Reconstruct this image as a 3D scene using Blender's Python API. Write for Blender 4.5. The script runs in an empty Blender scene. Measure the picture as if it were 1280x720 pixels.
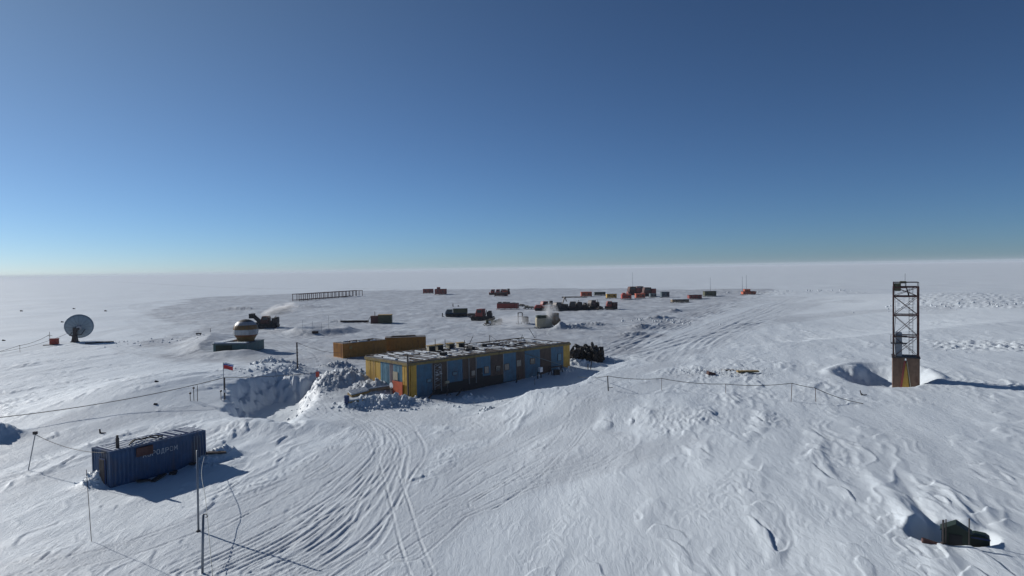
import bpy, math, random
import numpy as np
from mathutils import Vector, Matrix, Euler
R = math.radians
random.seed(7)
rng = np.random.RandomState(11)
scene = bpy.context.scene
COL = scene.collection

# ------------------------------------------------------------------ camera
CAMZ = 14.7
PITCH = R(1.65); ROLL = R(0.93); FPX = 853.3
cam_m = (Matrix.Rotation(math.pi/2 - PITCH, 4, 'X') @ Matrix.Rotation(ROLL * -1, 4, 'Z'))
cd = bpy.data.cameras.new('camera'); cam = bpy.data.objects.new('camera', cd); COL.objects.link(cam)
cam.matrix_world = Matrix.Translation((0, 0, CAMZ)) @ cam_m
cd.sensor_width = 36; cd.lens = 24; cd.clip_start = 0.5; cd.clip_end = 90000
scene.camera = cam
def ray(px, py):
    d = cam_m.to_3x3() @ Vector(((px-640)/FPX, (360-py)/FPX, -1.0))
    return d
def flat(px, py, z=0.0):
    d = ray(px, py); t = (z-CAMZ)/d.z
    return (d.x*t, d.y*t)

# ------------------------------------------------------------------ sun and sky
SUN_AZ = R(-57.0)      # measured from +Y (view direction), positive to the right
SUN_EL = R(24.5)
w = bpy.data.worlds.new('World'); scene.world = w; w.use_nodes = True
nt = w.node_tree
sky = nt.nodes.new('ShaderNodeTexSky'); sky.sky_type = 'NISHITA'; sky.sun_disc = False
sky.sun_elevation = SUN_EL; sky.sun_rotation = SUN_AZ
sky.altitude = 4300; sky.air_density = 1.1; sky.dust_density = 6.0; sky.ozone_density = 8.0
bg = nt.nodes['Background']; bg.inputs['Strength'].default_value = 0.05
hs_ = nt.nodes.new('ShaderNodeHueSaturation'); hs_.inputs['Value'].default_value = .93; hs_.inputs['Saturation'].default_value = .91; hs_.inputs['Hue'].default_value = .491
gm_ = nt.nodes.new('ShaderNodeGamma'); gm_.inputs['Gamma'].default_value = 1.2; nt.links.new(sky.outputs[0], gm_.inputs[0]); nt.links.new(gm_.outputs[0], hs_.inputs['Color']); geo_ = nt.nodes.new('ShaderNodeTexCoord'); dt_ = nt.nodes.new('ShaderNodeVectorMath'); dt_.operation = 'DOT_PRODUCT'
dt_.inputs[1].default_value = (math.sin(SUN_AZ)*math.cos(SUN_EL), math.cos(SUN_AZ)*math.cos(SUN_EL), math.sin(SUN_EL)); nt.links.new(geo_.outputs['Generated'], dt_.inputs[0])
pw_ = nt.nodes.new('ShaderNodeMath'); pw_.operation = 'POWER'; pw_.use_clamp = True; pw_.inputs[1].default_value = 4.5
mx_ = nt.nodes.new('ShaderNodeMath'); mx_.operation = 'MAXIMUM'; mx_.inputs[1].default_value = 0.0; nt.links.new(dt_.outputs['Value'], mx_.inputs[0]); nt.links.new(mx_.outputs[0], pw_.inputs[0])
sc_ = nt.nodes.new('ShaderNodeVectorMath'); sc_.operation = 'SCALE'; sc_.inputs[0].default_value = (1.0, 1.15, .1); nt.links.new(pw_.outputs[0], sc_.inputs['Scale'])   # ice crystal aureole round the sun
ad_ = nt.nodes.new('ShaderNodeVectorMath'); ad_.operation = 'ADD'; nt.links.new(hs_.outputs[0], ad_.inputs[0]); nt.links.new(sc_.outputs[0], ad_.inputs[1])
nt.links.new(ad_.outputs[0], bg.inputs[0])
sl = bpy.data.lights.new('sun', 'SUN'); sl.energy = 4.05; sl.angle = R(0.5); sl.color = (1.0, 0.975, 0.93)
so = bpy.data.objects.new('sun', sl); COL.objects.link(so)
sdir = Vector((math.sin(SUN_AZ)*math.cos(SUN_EL), math.cos(SUN_AZ)*math.cos(SUN_EL), math.sin(SUN_EL)))
so.rotation_euler = sdir.to_track_quat('Z', 'Y').to_euler()
so.location = (0, 0, 60)
scene.view_settings.view_transform = 'Standard'; scene.view_settings.look = 'None'
scene.view_settings.exposure = 0.0; scene.view_settings.gamma = 1.0
scene.cycles.max_bounces = 5; scene.cycles.volume_bounces = 1
scene.cycles.volume_step_rate = 2.0; scene.cycles.volume_max_steps = 64

# ------------------------------------------------------------------ noise
PERM = rng.permutation(512).astype(np.int64)
GA = rng.rand(512)*2*np.pi
GX, GY = np.cos(GA), np.sin(GA)
def perlin(x, y, seed=0):
    xi = np.floor(x).astype(np.int64); yi = np.floor(y).astype(np.int64)
    xf = x-xi; yf = y-yi
    u = xf*xf*xf*(xf*(xf*6-15)+10); v = yf*yf*yf*(yf*(yf*6-15)+10)
    def g(ix, iy, fx, fy):
        h = PERM[(PERM[(ix+seed*37) & 511] + iy) & 511]
        return GX[h]*fx + GY[h]*fy
    a = g(xi, yi, xf, yf); b = g(xi+1, yi, xf-1, yf)
    c = g(xi, yi+1, xf, yf-1); d = g(xi+1, yi+1, xf-1, yf-1)
    return (a+(b-a)*u + ((c+(d-c)*u)-(a+(b-a)*u))*v)*1.5
def fbm(x, y, o=4, seed=0, gain=0.5):
    s = 0; a = 1; f = 1
    for i in range(o):
        s = s + a*perlin(x*f+i*13.7, y*f-i*7.1, seed+i); a *= gain; f *= 2.03
    return s
def sst(t):
    t = np.clip(t, 0, 1); return t*t*(3-2*t)
def sdf(x, y, pts, k=0):            # >0 inside
    d2 = np.full(x.shape, 1e18); acc = np.zeros(x.shape); inside = np.zeros(x.shape, bool)
    n = len(pts)
    for i in range(n):
        x0, y0 = pts[i]; x1, y1 = pts[(i+1) % n]
        ex, ey = x1-x0, y1-y0
        t = np.clip(((x-x0)*ex+(y-y0)*ey)/(ex*ex+ey*ey), 0, 1)
        dx = x-x0-t*ex; dy = y-y0-t*ey
        d2 = np.minimum(d2, dx*dx+dy*dy)
        if k: acc += np.exp(-np.sqrt(dx*dx+dy*dy)/k)
        if y0 != y1:
            c = ((y0 > y) != (y1 > y)) & (x < (x1-x0)*(y-y0)/(y1-y0)+x0)
            inside ^= c
    d = np.sqrt(d2)
    if k: d = np.where(inside, np.minimum(d, np.clip(-k*np.log(acc+1e-30)+k*.3, 0, None)), d)
    return np.where(inside, d, -d)

# ------------------------------------------------------------------ terrain, large shapes
WX, WY = 0.19, 0.982                       # wind direction of the drifts
def wind(x, y): return x*WX+y*WY, x*WY-y*WX    # along, across
MOUND = [flat(*p) for p in [(556, 522, .4), (582, 509, 1.0), (607, 496, 1.8), (650, 489, 2.0), (700, 483, 2), (722, 476, 2), (757, 457, 2), (800, 448, 2), (850, 432, 2)]]
_p1, _p2 = MOUND[0], MOUND[2]
MOUND = [(_p1[0]+(_p1[0]-_p2[0])*14, _p1[1]+(_p1[1]-_p2[1])*14)] + MOUND
MOUND += [(70, 150), (95, 260), (600, 420), (600, -60), (-90, -60)]
MLA, MLB = flat(552, 524, 0), flat(600, 650, 0)
BANKC = flat(690, 479, 1.0)
PIT = [flat(*p) for p in [(284, 503, 1.0), (288, 471, 1.8), (316, 460, 1.8), (345, 456, 1.8), (381, 460, 1.5), (398, 470, 0), (402, 500, 0), (392, 524, 0), (368, 529, .8), (325, 518, .9), (300, 512, .9)]]
PLAT = [flat(*p) for p in [(222, 424, 2), (236, 414, 2), (284, 410, 2), (294, 414, 2), (290, 423, 2), (268, 424, 2), (258, 429, 2), (238, 429, 2)]]
TW = (38.6, 71.2)          # lattice tower
HU = None
# snow piles: (px, py, rx, ry, h, angle)
PILES = [(414, 486, 3.2, 2.4, 1.4, .3), (430, 477, 3.6, 2.8, 1.7, .2), (450, 484, 3.4, 2.4, 1.4, 0), (474, 489, 3.2, 1.7, 1.3, .3), 
         (462, 505, 3.5, 1.1, .7, .1), (485, 507, 3.2, 1.0, .6, .1), (505, 503, 3.0, 1.2, .6, .2), (446, 509, 1.6, 1.0, .5, 0), (422, 459, 2.2, 1.4, .8, .4),
         (124, 607, 1.1, .6, .75, .5), (117, 605, .7, .5, .5, 0), (262, 577, 1.6, .7, .6, .9), (277, 571, 1.2, .8, .5, .5), (256, 586, .8, .5, .3, 0),
         (-8, 552, 1.7, 1.5, 1.5, 0),
         (700, 413, 1.2, 1.2, 1.3, 0), (716, 413, 5, 1.6, .9, .1), (733, 409, 7, 1.6, .8, .1), (300, 387, 8, 3, 1.2, 0), (385, 384, 9, 4, 1.0, 0),
         (345, 462, 2.6, 1.2, .9, 0), (362, 460, 1.8, 1.0, .7, 0), (328, 463, 1.6, 1.0, .6, .2), (800, 412, 4, 2, .9, .9), (822, 401, 5, 2, 1.0, .8), (842, 392, 5, 2, .9, .9), (790, 420, 3, 1.5, .7, .6),
         (740, 447, 2, 1, .4, 0), (590, 497, 2.0, .8, .5, .2), (425, 404, 4, 1.5, .6, 0), (612, 502, 1.2, .7, .4, .3), (720, 456, 3, 1.6, .9, 0), (733, 450, 3.4, 1.6, .9, .2), (650, 468, 3, 1.0, .5, .3), (690, 464, 3, 1.2, .6, .2)]
PILEW = []
for (px, py, rx, ry, h, an) in PILES:
    X, Y = flat(px, py, 0.0 if px < 600 or py < 470 else 1.2)
    PILEW.append((X, Y, rx, ry, h, an))
RINGC = flat(402, 415, 0); BKR = flat(345, 457, 1.5); NRR = flat(335, 520, .8)
HC = (20.3, 31.5)          # sunken green hut
def macro(x, y, rough=None):
    x = np.asarray(x, float); y = np.asarray(y, float)
    h = 0.25*perlin(x/45, y/70, 3)*sst((y-20)/60)
    wob = 0.9*fbm(x/5, y/5, 3, 5)
    d = sdf(x, y, MOUND)
    lx, ly = MLB[0]-MLA[0], MLB[1]-MLA[1]; ll = math.hypot(lx, ly)
    side = ((y-MLA[1])*lx-(x-MLA[0])*ly)/ll
    side = side*(1 if ((40-MLA[1])*lx-(30-MLA[0])*ly) > 0 else -1)
    bf = sst((side+1.5*fbm(x/9, y/9, 2, 97)+1)/(11.0+13*sst((72-y)/16)))
    dist = np.hypot(x-BANKC[0], y-BANKC[1])
    wd = 1.2 + 8*sst((dist-24)/14)*(y > 85) + 42*sst((y-95)/60)
    rise = 2.3 - 0.7*sst((80-y)/60)
    h = h + rise*sst((d+wob*0.25)/wd)*np.maximum(bf, sst((y-90)/40))
    h = h - .35*np.exp(-((x+4)/13)**2-((y-84)/9)**2)
    h = h + 2.2*np.exp(-((x-140)/85)**2-((y-245)/120)**2)
    # far low platform
    h = h + 1.1*sst((sdf(x, y, PLAT)+wob*.4)/(1.8+9*sst((-50-x)/7))+.3)*1.6
    dp = sdf(x, y, PIT)
    if rough is not None: np.maximum(rough, .58*np.exp(-((dp-1.2)/1.8)**2)*sst((y-80)/12), out=rough)
    h = h + 1.9*np.exp(-((x+45)/9.5)**2-((y-83)/17)**2) + 1.3*np.exp(-((x-BKR[0])/6)**2-((y-BKR[1]-2)/3.2)**2)
    h = h + .7*np.exp(-((x-NRR[0])/7)**2-((y-NRR[1]+1.5)/2.6)**2)
    fl = -2.7*(1-sst((x+27)/6.0))
    mk = sst((dp+wob*0.6+.6*fbm(x/1.3, y/1.3, 2, 91)+.5)/(2.9+.6*sst((y-84)/8)))
    h = h*(1-mk) + fl*mk
    # scoop round the tower
    tx, ty = x-TW[0]-1.75, y-TW[1]-3.0
    a = tx*.476+ty*.88; c = tx*.88-ty*.476
    rr = np.sqrt((a/7.2)**2+(c/4.6)**2)+0.07*wob
    h = h - 1.6*sst((1.08-rr)/0.6) + .22*sst((1.1-rr)/.3)*np.abs(fbm(x/1.4, y/1.1, 3, 77)) + 0.30*np.exp(-((rr-1.15)/.13)**2)*sst((a+3)/3) + .9*np.exp(-((c+2.6)/1.0)**2-((a-3)/2)**2)
    # scoop round the hut, with a drift tail behind
    a, c = wind(x-HC[0]-0.55, y-HC[1]-0.85)
    rr = np.sqrt((a/1.5)**2+(c/1.9)**2)+0.05*wob
    h = h - 1.15*sst((1.12-rr)/0.45)
    a, c = (x-HC[0])*.34+(y-HC[1])*.94, (x-HC[0])*.94-(y-HC[1])*.34
    tail = sst((a-.3)/1.2)*np.exp(-np.clip(a, 0, 99)/4.2)
    h = h + tail*(0.62*np.exp(-((c+1.0+.10*a)/0.55)**2) - 0.45*np.exp(-((c+0.30+.02*a)/0.34)**2) + 0.38*np.exp(-((c-1.15-.05*a)/0.45)**2))
    h = h + .35*np.exp(-((a-1.0)/.45)**2-(c/.7)**2)
    h = h + .9*np.exp(-((x+50.5)/5.0)**2-((y-120.5)/2.6)**2)+.5*np.exp(-((x+47)/2)**2-((y-121.5)/1.5)**2)
    # ring of snow round the aerials
    rr = np.hypot((x-RINGC[0])/8.0, (y-RINGC[1])/7.0)
    h = h + 0.9*np.exp(-((rr-0.8)/.28)**2) + .5*sst((1-rr)/.4)
    for (X, Y, rx, ry, hh, an) in PILEW:
        ca, sa = math.cos(an), math.sin(an)
        u = ((x-X)*ca+(y-Y)*sa)/rx; v = (-(x-X)*sa+(y-Y)*ca)/ry
        e = np.exp(-(u*u+v*v))
        h = h + hh*e
        if rough is not None: np.maximum(rough, e, out=rough)
    return h
def ground_z(x, y): return float(macro(np.array([x]), np.array([y]))[0])
def hit(px, py):
    d = ray(px, py)
    t = np.concatenate([np.linspace(22, 130, 900), np.linspace(130.2, 500, 1200), np.geomspace(501, 30000, 500)])
    z = CAMZ+d.z*t; hh = macro(d.x*t, d.y*t)
    i = int(np.argmax(z <= hh))
    if i == 0: i = len(t)-1
    a = z[i-1]-hh[i-1]; b = hh[i]-z[i]
    tt = t[i-1]+(t[i]-t[i-1])*a/(a+b+1e-9)
    return Vector((d.x*tt, d.y*tt, CAMZ+d.z*tt))
def at_depth(px, py, Y):       # point on pixel's ray at depth Y
    d = ray(px, py); t = Y/d.y
    return Vector((d.x*t, Y, CAMZ+d.z*t))

# ------------------------------------------------------------------ tracks
def spline(pts, step=1.0):
    P = [Vector(p) for p in pts]
    P = [P[0]*2-P[1]] + P + [P[-1]*2-P[-2]]
    out = []
    for i in range(1, len(P)-2):
        L = (P[i+1]-P[i]).length; n = max(2, int(L/step))
        for k in range(n):
            t = k/n
            a, b, c, d = P[i-1], P[i], P[i+1], P[i+2]
            out.append(0.5*((2*b)+(c-a)*t+(2*a-5*b+4*c-d)*t*t+(3*b-a-3*c+d)*t**3))
    out.append(P[-2]); return out
TR = []     # (world pts, gauge half, rut half width, depth, rim)
def track(pxs, depth=.07, n=1, jit=.6, half=1.0, rut=.13):
    base = [hit(*p).to_2d() for p in pxs]
    for k in range(n):
        off = Vector((rng.uniform(-jit, jit), rng.uniform(-jit, jit)))
        pts = [b + off + Vector((rng.uniform(-.16, .16), rng.uniform(-.16, .16)))*jit for b in base]
        seg = (pts[0]-pts[-1]).length
        TR.append((spline(pts, 1.3 if pts[0].y < 120 else 4.0), half*rng.uniform(.8, 1.1), rut*rng.uniform(.7, 1.2), depth*rng.uniform(.35, .85)))
track([(250, 716), (330, 685), (400, 640), (450, 590), (480, 555), (480, 532), (455, 517), (415, 508)], .06, 3, 1.2)
track([(300, 716), (370, 690), (430, 640), (470, 600), (490, 565), (492, 542), (475, 522), (440, 511)], .06, 3, 1.2)
track([(350, 716), (405, 680), (450, 640), (482, 600), (497, 570), (492, 545), (470, 526), (430, 513)], .09, 4, 1.3)
track([(400, 716), (440, 690), (470, 650), (490, 610), (488, 565), (465, 530), (425, 515)], .07, 3, 1.1)
track([(528, 718), (514, 680), (500, 632), (488, 590), (478, 560)], .2, 1, .1, .62, .12)
for q_ in range(6): track([(230+q_*35, 716), (320+q_*28, 675), (405+q_*15, 630), (460+q_*7, 590), (484+q_*3, 560), (478, 532), (440, 514)], .07, 2, .8, 1.0, .15)
track([(170, 716), (290, 655), (390, 600), (445, 560), (465, 535)], .06, 2, 1.2)
track([(0, 716), (150, 690), (290, 640), (400, 590), (440, 560)], .05, 2, 1.0)
track([(440, 716), (540, 655), (640, 608), (710, 592), (765, 580), (860, 552)], .045, 2, .7)
track([(600, 630), (660, 590), (700, 555), (722, 520), (728, 500), (760, 488)], .05, 3, 1.0)
track([(500, 690), (600, 610), (690, 560), (740, 543), (765, 553), (742, 575), (660, 600), (560, 640)], .045, 2, .8)
track([(540, 556), (570, 549), (600, 546), (618, 537), (608, 527), (580, 524), (552, 530)], .07, 2, .6, .5)
track([(560, 543), (585, 541), (598, 536), (590, 530), (570, 531)], .06, 1, .3, .4)
track([(560, 600), (620, 560), (680, 530), (740, 505), (800, 485), (850, 470)], .05, 2, .8)
track([(520, 640), (580, 590), (640, 560), (720, 500), (780, 470), (850, 452)], .04, 2, .8)
track([(430, 525), (400, 515), (388, 495), (386, 475), (392, 458), (380, 440), (350, 420), (335, 405)], .08, 5, 1.8)
track([(540, 520), (480, 514), (420, 512), (385, 505)], .06, 4, 2.2)
track([(600, 520), (520, 525), (440, 524), (380, 512)], .05, 2, 1.5)
for k in range(9):
    o = k*5
    track([(742+k*2, 447-k*2), (775+o*.6, 436-o*.35), (820+o, 412-o*.25), (880+o, 388-o*.1), (950+o*1.1, 369+o*.06)], .12, 2, 2.4, 1.2, .45)
for k in range(7):
    o = k*7
    track([(790+o, 446-o*.3), (870+o, 425-o*.4), (960+o, 406-o*.28), (1060+o, 392-o*.1), (1180, 382+o*.2)], .09, 2, 2.5, 1.2, .45)
for k in range(10):
    o = k*9
    track([(800+o, 452-o*.25), (850+o, 430-o*.3), (905+o, 404-o*.2), (950+o, 385-o*.1), (985+o*1.2, 372+o*.05)], .10, 1, 2.5, 1.3, .5)
track([(745, 447), (735, 432), (745, 418), (790, 402), (840, 380), (810, 370)], .12, 5, 4)
track([(745, 440), (700, 425), (690, 412), (640, 400), (560, 385), (480, 372)], .10, 3, 4)
track([(385, 450), (440, 415), (520, 395), (640, 380), (720, 374), (800, 372)], .10, 4, 6)
track([(330, 420), (250, 395), (180, 385), (200, 377), (300, 376), (420, 380), (540, 384)], .12, 4, 7)
track([(190, 440), (215, 428), (225, 412), (260, 400), (320, 392), (400, 388)], .10, 5, 5)
track([(160, 430), (200, 440), (260, 445), (330, 448), (390, 452)], .09, 4, 4)
track([(170, 400), (205, 415), (235, 425)], .12, 4, 5)
for k in range(6):
    o = k*9
    track([(168+o*.4, 398+o*1.2), (205+o, 392+o), (260+o, 396+o*.8), (330+o*.5, 404+o*.6), (388, 420+o*.5)], .14, 1, 4, 1.4, .5)
    track([(175+o, 378+o*.6), (240+o, 382+o*.6), (330+o*.6, 386+o*.4), (430, 384+o*.5), (520, 380+o*.5)], .16, 1, 5, 1.6, .6)
track([(0, 446), (60, 430), (110, 428), (180, 430), (225, 436)], .06, 2, 3)
track([(80, 430), (140, 415), (200, 405), (280, 395)], .08, 3, 4)
track([(140, 352), (220, 356), (320, 360), (420, 360), (540, 362)], .22, 2, 8, 2.5, 1.4)
track([(600, 382), (700, 392), (780, 398), (850, 392)], .12, 3, 4)
track([(100, 520), (0, 560)], .05, 2, .8)
track([(0, 575), (60, 555), (150, 525), (240, 512)], .05, 2, 1.0)
track([(0, 625), (60, 600), (115, 588)], .05, 1, .3)

def TMASK(x, y):
    out = np.zeros_like(x)
    for (pts, half, rut, dep) in TR:
        P = np.array([[p[0], p[1]] for p in pts]); e = 2.2
        m = (x > P[:, 0].min()-e) & (x < P[:, 0].max()+e) & (y > P[:, 1].min()-e) & (y < P[:, 1].max()+e)
        idx = np.nonzero(m)[0]
        if len(idx) == 0: continue
        xs, ys = x[idx], y[idx]; b = np.full(xs.shape, 1e9)
        for i in range(0, len(P), 2 if P[0][1] < 120 else 1): 
            b = np.minimum(b, (xs-P[i, 0])**2+(ys-P[i, 1])**2)
        out[idx] = np.maximum(out[idx], sst((e-np.sqrt(b))/1.6))
    return out
def apply_tracks(x, y, h):
    dist_mask = np.zeros_like(h); T = np.zeros_like(h)
    for (pts, half, rut, dep) in TR:
        P = np.array([[p[0], p[1]] for p in pts])
        ext = half+rut+1.6
        m = (x > P[:, 0].min()-ext) & (x < P[:, 0].max()+ext) & (y > P[:, 1].min()-ext) & (y < P[:, 1].max()+ext)
        idx = np.nonzero(m)[0]
        if len(idx) == 0: continue
        xs, ys = x[idx], y[idx]
        best = np.full(xs.shape, 1e9)
        for i in range(len(P)-1):
            x0, y0 = P[i]; x1, y1 = P[i+1]; ex, ey = x1-x0, y1-y0
            L2 = ex*ex+ey*ey
            if L2 < 1e-9: continue
            sx = (xs > min(x0, x1)-ext) & (xs < max(x0, x1)+ext) & (ys > min(y0, y1)-ext) & (ys < max(y0, y1)+ext)
            j = np.nonzero(sx)[0]
            if len(j) == 0: continue
            t = np.clip(((xs[j]-x0)*ex+(ys[j]-y0)*ey)/L2, 0, 1)
            dd = np.hypot(xs[j]-x0-t*ex, ys[j]-y0-t*ey)
            best[j] = np.minimum(best[j], dd)
        s = np.abs(best-half)
        near = best < ext
        wobv = (0.85+0.35*perlin(xs/2.5, ys/2.5, 21))*(.25+.75*sst(fbm(xs/5+dep*90, ys/7, 2, 23)*1.6+.62))
        prof = -dep*sst((rut-s)/(rut*.6)+.2) + dep*0.65*np.exp(-((s-rut*1.35)/(rut*.38))**2)
        T[idx] += np.where(near, prof*wobv*(.8 if rut < .3 else .75), 0)
        dist_mask[idx] = np.maximum(dist_mask[idx], np.where(near, sst((ext-.6-best)/1.2), 0))
    lim = .040+.26*sst((y-90)/60)
    h += lim*np.tanh(T/lim)
    h += dist_mask*.007*(perlin(x/.45, y/.45, 71)+.6*perlin(x/.2, y/.2, 72))*(np.hypot(x, y) < 110)
    return dist_mask

# ------------------------------------------------------------------ ground mesh (one sheet out to the horizon)
def build_ground():
    rs = [0.0, 6.0, 14.0, 20.0, 24.0]; r = 27.0
    while r < 14000:
        rs.append(r)
        if r < 150: dr = min(r*r/15000, .34)
        elif r < 480: dr = min(.34+(r-150)*.012, 2.2)
        else: dr = r*0.02
        r += dr
    rs = np.array(rs)
    th = np.concatenate([np.arange(-180, -44, 2.0), np.arange(-44, 44, 0.1), np.arange(44, 180, 2.0)])
    th = np.radians(th)
    nr, na = len(rs), len(th)
    RR, TT = np.meshgrid(rs[1:], th, indexing='ij')
    x = (RR*np.sin(TT)).ravel(); y = (RR*np.cos(TT)).ravel()
    rough = np.zeros_like(x)
    h = macro(x, y, rough)
    # disturbed ground mask
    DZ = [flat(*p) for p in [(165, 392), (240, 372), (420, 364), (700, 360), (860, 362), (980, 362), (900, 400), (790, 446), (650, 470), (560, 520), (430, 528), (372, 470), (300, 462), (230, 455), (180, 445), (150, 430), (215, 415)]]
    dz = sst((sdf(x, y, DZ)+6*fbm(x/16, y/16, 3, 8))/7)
    n0 = h.copy()
    # drifts (sastrugi), long along the wind, steeper on one side
    a, c = wind(x, y)
    wx = 0.55*fbm(a/6, c/4, 2, 30)
    amp = 0.45+0.75*sst(fbm(x/22, y/26, 3, 14)*.9+.45)
    amp = amp*(1-.55*dz)
    def skew(n): return np.where(n > 0, n**0.8, -(-n)**1.25) if False else np.sign(n)*np.abs(n)**1.15
    s1 = perlin(a/7.0+wx*.25, c/1.55+wx, 31)
    s2 = perlin(a/3.2+wx, c/0.72+wx*1.4, 32)
    s3 = perlin(a/1.5, c/0.36+wx*1.3, 33)
    s4 = perlin(a/.8+wx, c/0.2+wx*1.1, 39)
    ridge = np.clip(1-2.4*np.abs(perlin(a/4.5+wx, c/1.25+1.8*wx, 34)), 0, 1)**2
    gate = sst(perlin(a/11, c/6, 35)*1.8+.25)
    near = sst((260-np.hypot(x, y))/160)
    tm0 = TMASK(x, y)
    amp = amp*(1-.75*tm0)
    g1 = sst(perlin(a/8, c/5, 81)*2.2+.1); g2 = sst(perlin(a/5+7, c/4, 82)*2.4)
    s0 = perlin(a/15+.3*wx, c/2.6+.5*wx, 83)
    h += amp*(0.085*s0 + 0.038*s1 + g1*0.030*(.5-2.2*np.abs(s2)) + g2*0.022*(.5-2.2*np.abs(s3)) + g1*.010*s4 + .010*s3)*near
    h += amp*gate*0.085*ridge*near
    # little terraces with a sharp lee edge
    q = (a/3.4 + 0.9*fbm(a/5, c/1.8, 2, 36)+.5*c/6); q = q-np.floor(q)
    tex = sst(perlin(a/7, c/2.5, 37)*2.6-.35)
    h += amp*tex*near*0.15*(q*sst((1-q)/.08))
    q = (a/1.7 + 1.3*fbm(a/3, c/.9, 2, 46)); q = q-np.floor(q)
    tex = sst(perlin(a/9, c/3.5, 47)*2.6-.35)
    h += amp*tex*near*0.07*(q*sst((1-q)/.12))
    h += 0.11*fbm(x/15, y/22, 2, 38)*near
    far = 1-sst((260-np.hypot(x, y))/200)
    h += far*(0.5*perlin(x/60, y/30, 40)+.25*perlin(x/17, y/12, 41))*sst((1800-np.hypot(x, y))/1500)*.8
    # ploughed lumps
    blk = np.abs(fbm(x/1.15, y/1.15, 4, 50, .6))
    h += sst(rough*1.7-.12)*(blk*.5-.15)
    chop = fbm(x/0.8, y/0.8, 3, 52, .6)
    chop2 = fbm(x/3.6, y/3.0, 3, 53, .6)
    h += dz*near*(0.022*chop+.07*chop2)
    far2 = dz*sst((y-110)/60)
    h += far2*(.15*np.abs(fbm(x/6, y/9, 3, 54, .6))+.06*fbm(x/2.4, y/3, 2, 57)+.12*perlin(x/14, y/5, 58))
    # rubble rows beyond the tower
    for poly in ([(1110, 376), (1280, 372), (1290, 392), (1200, 388), (1120, 386)], [(1160, 425), (1290, 428), (1290, 440), (1170, 436)], [(905, 362), (1080, 361), (1100, 366), (960, 367)], [(800, 358), (900, 357), (980, 364), (860, 366)]):
        pw = [flat(px, py, 2.5) for px, py in poly]
        mk = sst((sdf(x, y, pw)+2)/4)
        h += mk*(np.abs(fbm(x/1.6, y/2.2, 3, 55, .65))*.36-.08)
    # trampled rubble by the planks
    pw = hit(900, 466)
    mk = np.exp(-(((x-pw.x)/5)**2+((y-pw.y)/3.5)**2)); h += mk*(np.abs(fbm(x/.5, y/.5, 3, 56, .6))*.30)
    tm = apply_tracks(x, y, h)
    packed_shade = np.clip(np.maximum(dz*1.0, tm*.35)*(0.8+.45*fbm(x/5, y/9, 3, 60)), 0, 1)
    verts = np.empty((len(x)+1, 3)); verts[0] = (0, 0, float(macro(np.array([0.]), np.array([0.]))[0]))
    verts[1:, 0] = x; verts[1:, 1] = y; verts[1:, 2] = h
    i = np.arange(nr-2)[:, None]; j = np.arange(na)[None, :]; j2 = (j+1) % na
    q0 = 1+i*na+j; q1 = 1+i*na+j2; q2 = 1+(i+1)*na+j2; q3 = 1+(i+1)*na+j
    quads = np.stack([q0, q3, q2, q1], -1).reshape(-1, 4)
    jj = np.arange(na); tris = np.stack([np.zeros(na, int), 1+jj, 1+(jj+1) % na], -1)
    me = bpy.data.meshes.new('snow_ground')
    nq, ntq = len(quads), len(tris)
    me.vertices.add(len(verts)); me.vertices.foreach_set('co', verts.astype(np.float32).ravel())
    me.loops.add(nq*4+ntq*3)
    me.loops.foreach_set('vertex_index', np.concatenate([quads.ravel(), tris.ravel()]).astype(np.int32))
    me.polygons.add(nq+ntq)
    ls = np.concatenate([np.arange(nq)*4, nq*4+np.arange(ntq)*3]).astype(np.int32)
    me.polygons.foreach_set('loop_start', ls)
    me.polygons.foreach_set('use_smooth', np.ones(nq+ntq, bool))
    me.update(calc_edges=True); me.validate()
    at = me.attributes.new('packed', 'FLOAT', 'POINT'); at.data.foreach_set('value', np.concatenate([[0], packed_shade]).astype(np.float32))  # packed snow in the tracks, plus shade painted over the disturbed zone
    # keep a lookup for standing things on the finished surface
    return me, (rs, th, h.reshape(nr-1, na), na)
GME, GL = build_ground()
def gz(x, y):
    rs, th, H, na = GL
    r = math.hypot(x, y); t = math.atan2(x, y)
    i = int(np.clip(np.searchsorted(rs[1:], r)-1, 0, H.shape[0]-2)); j = int(np.clip(np.searchsorted(th, t)-1, 0, na-2))
    fi = (r-rs[1+i])/(rs[2+i]-rs[1+i]); fj = (t-th[j])/(th[j+1]-th[j])
    fi = min(max(fi, 0), 1)
    return float((H[i, j]*(1-fi)+H[i+1, j]*fi)*(1-fj)+(H[i, j+1]*(1-fi)+H[i+1, j+1]*fi)*fj)
def on(px, py, sink=0.05):
    p = hit(px, py); p.z = gz(p.x, p.y)-sink; return p

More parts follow.
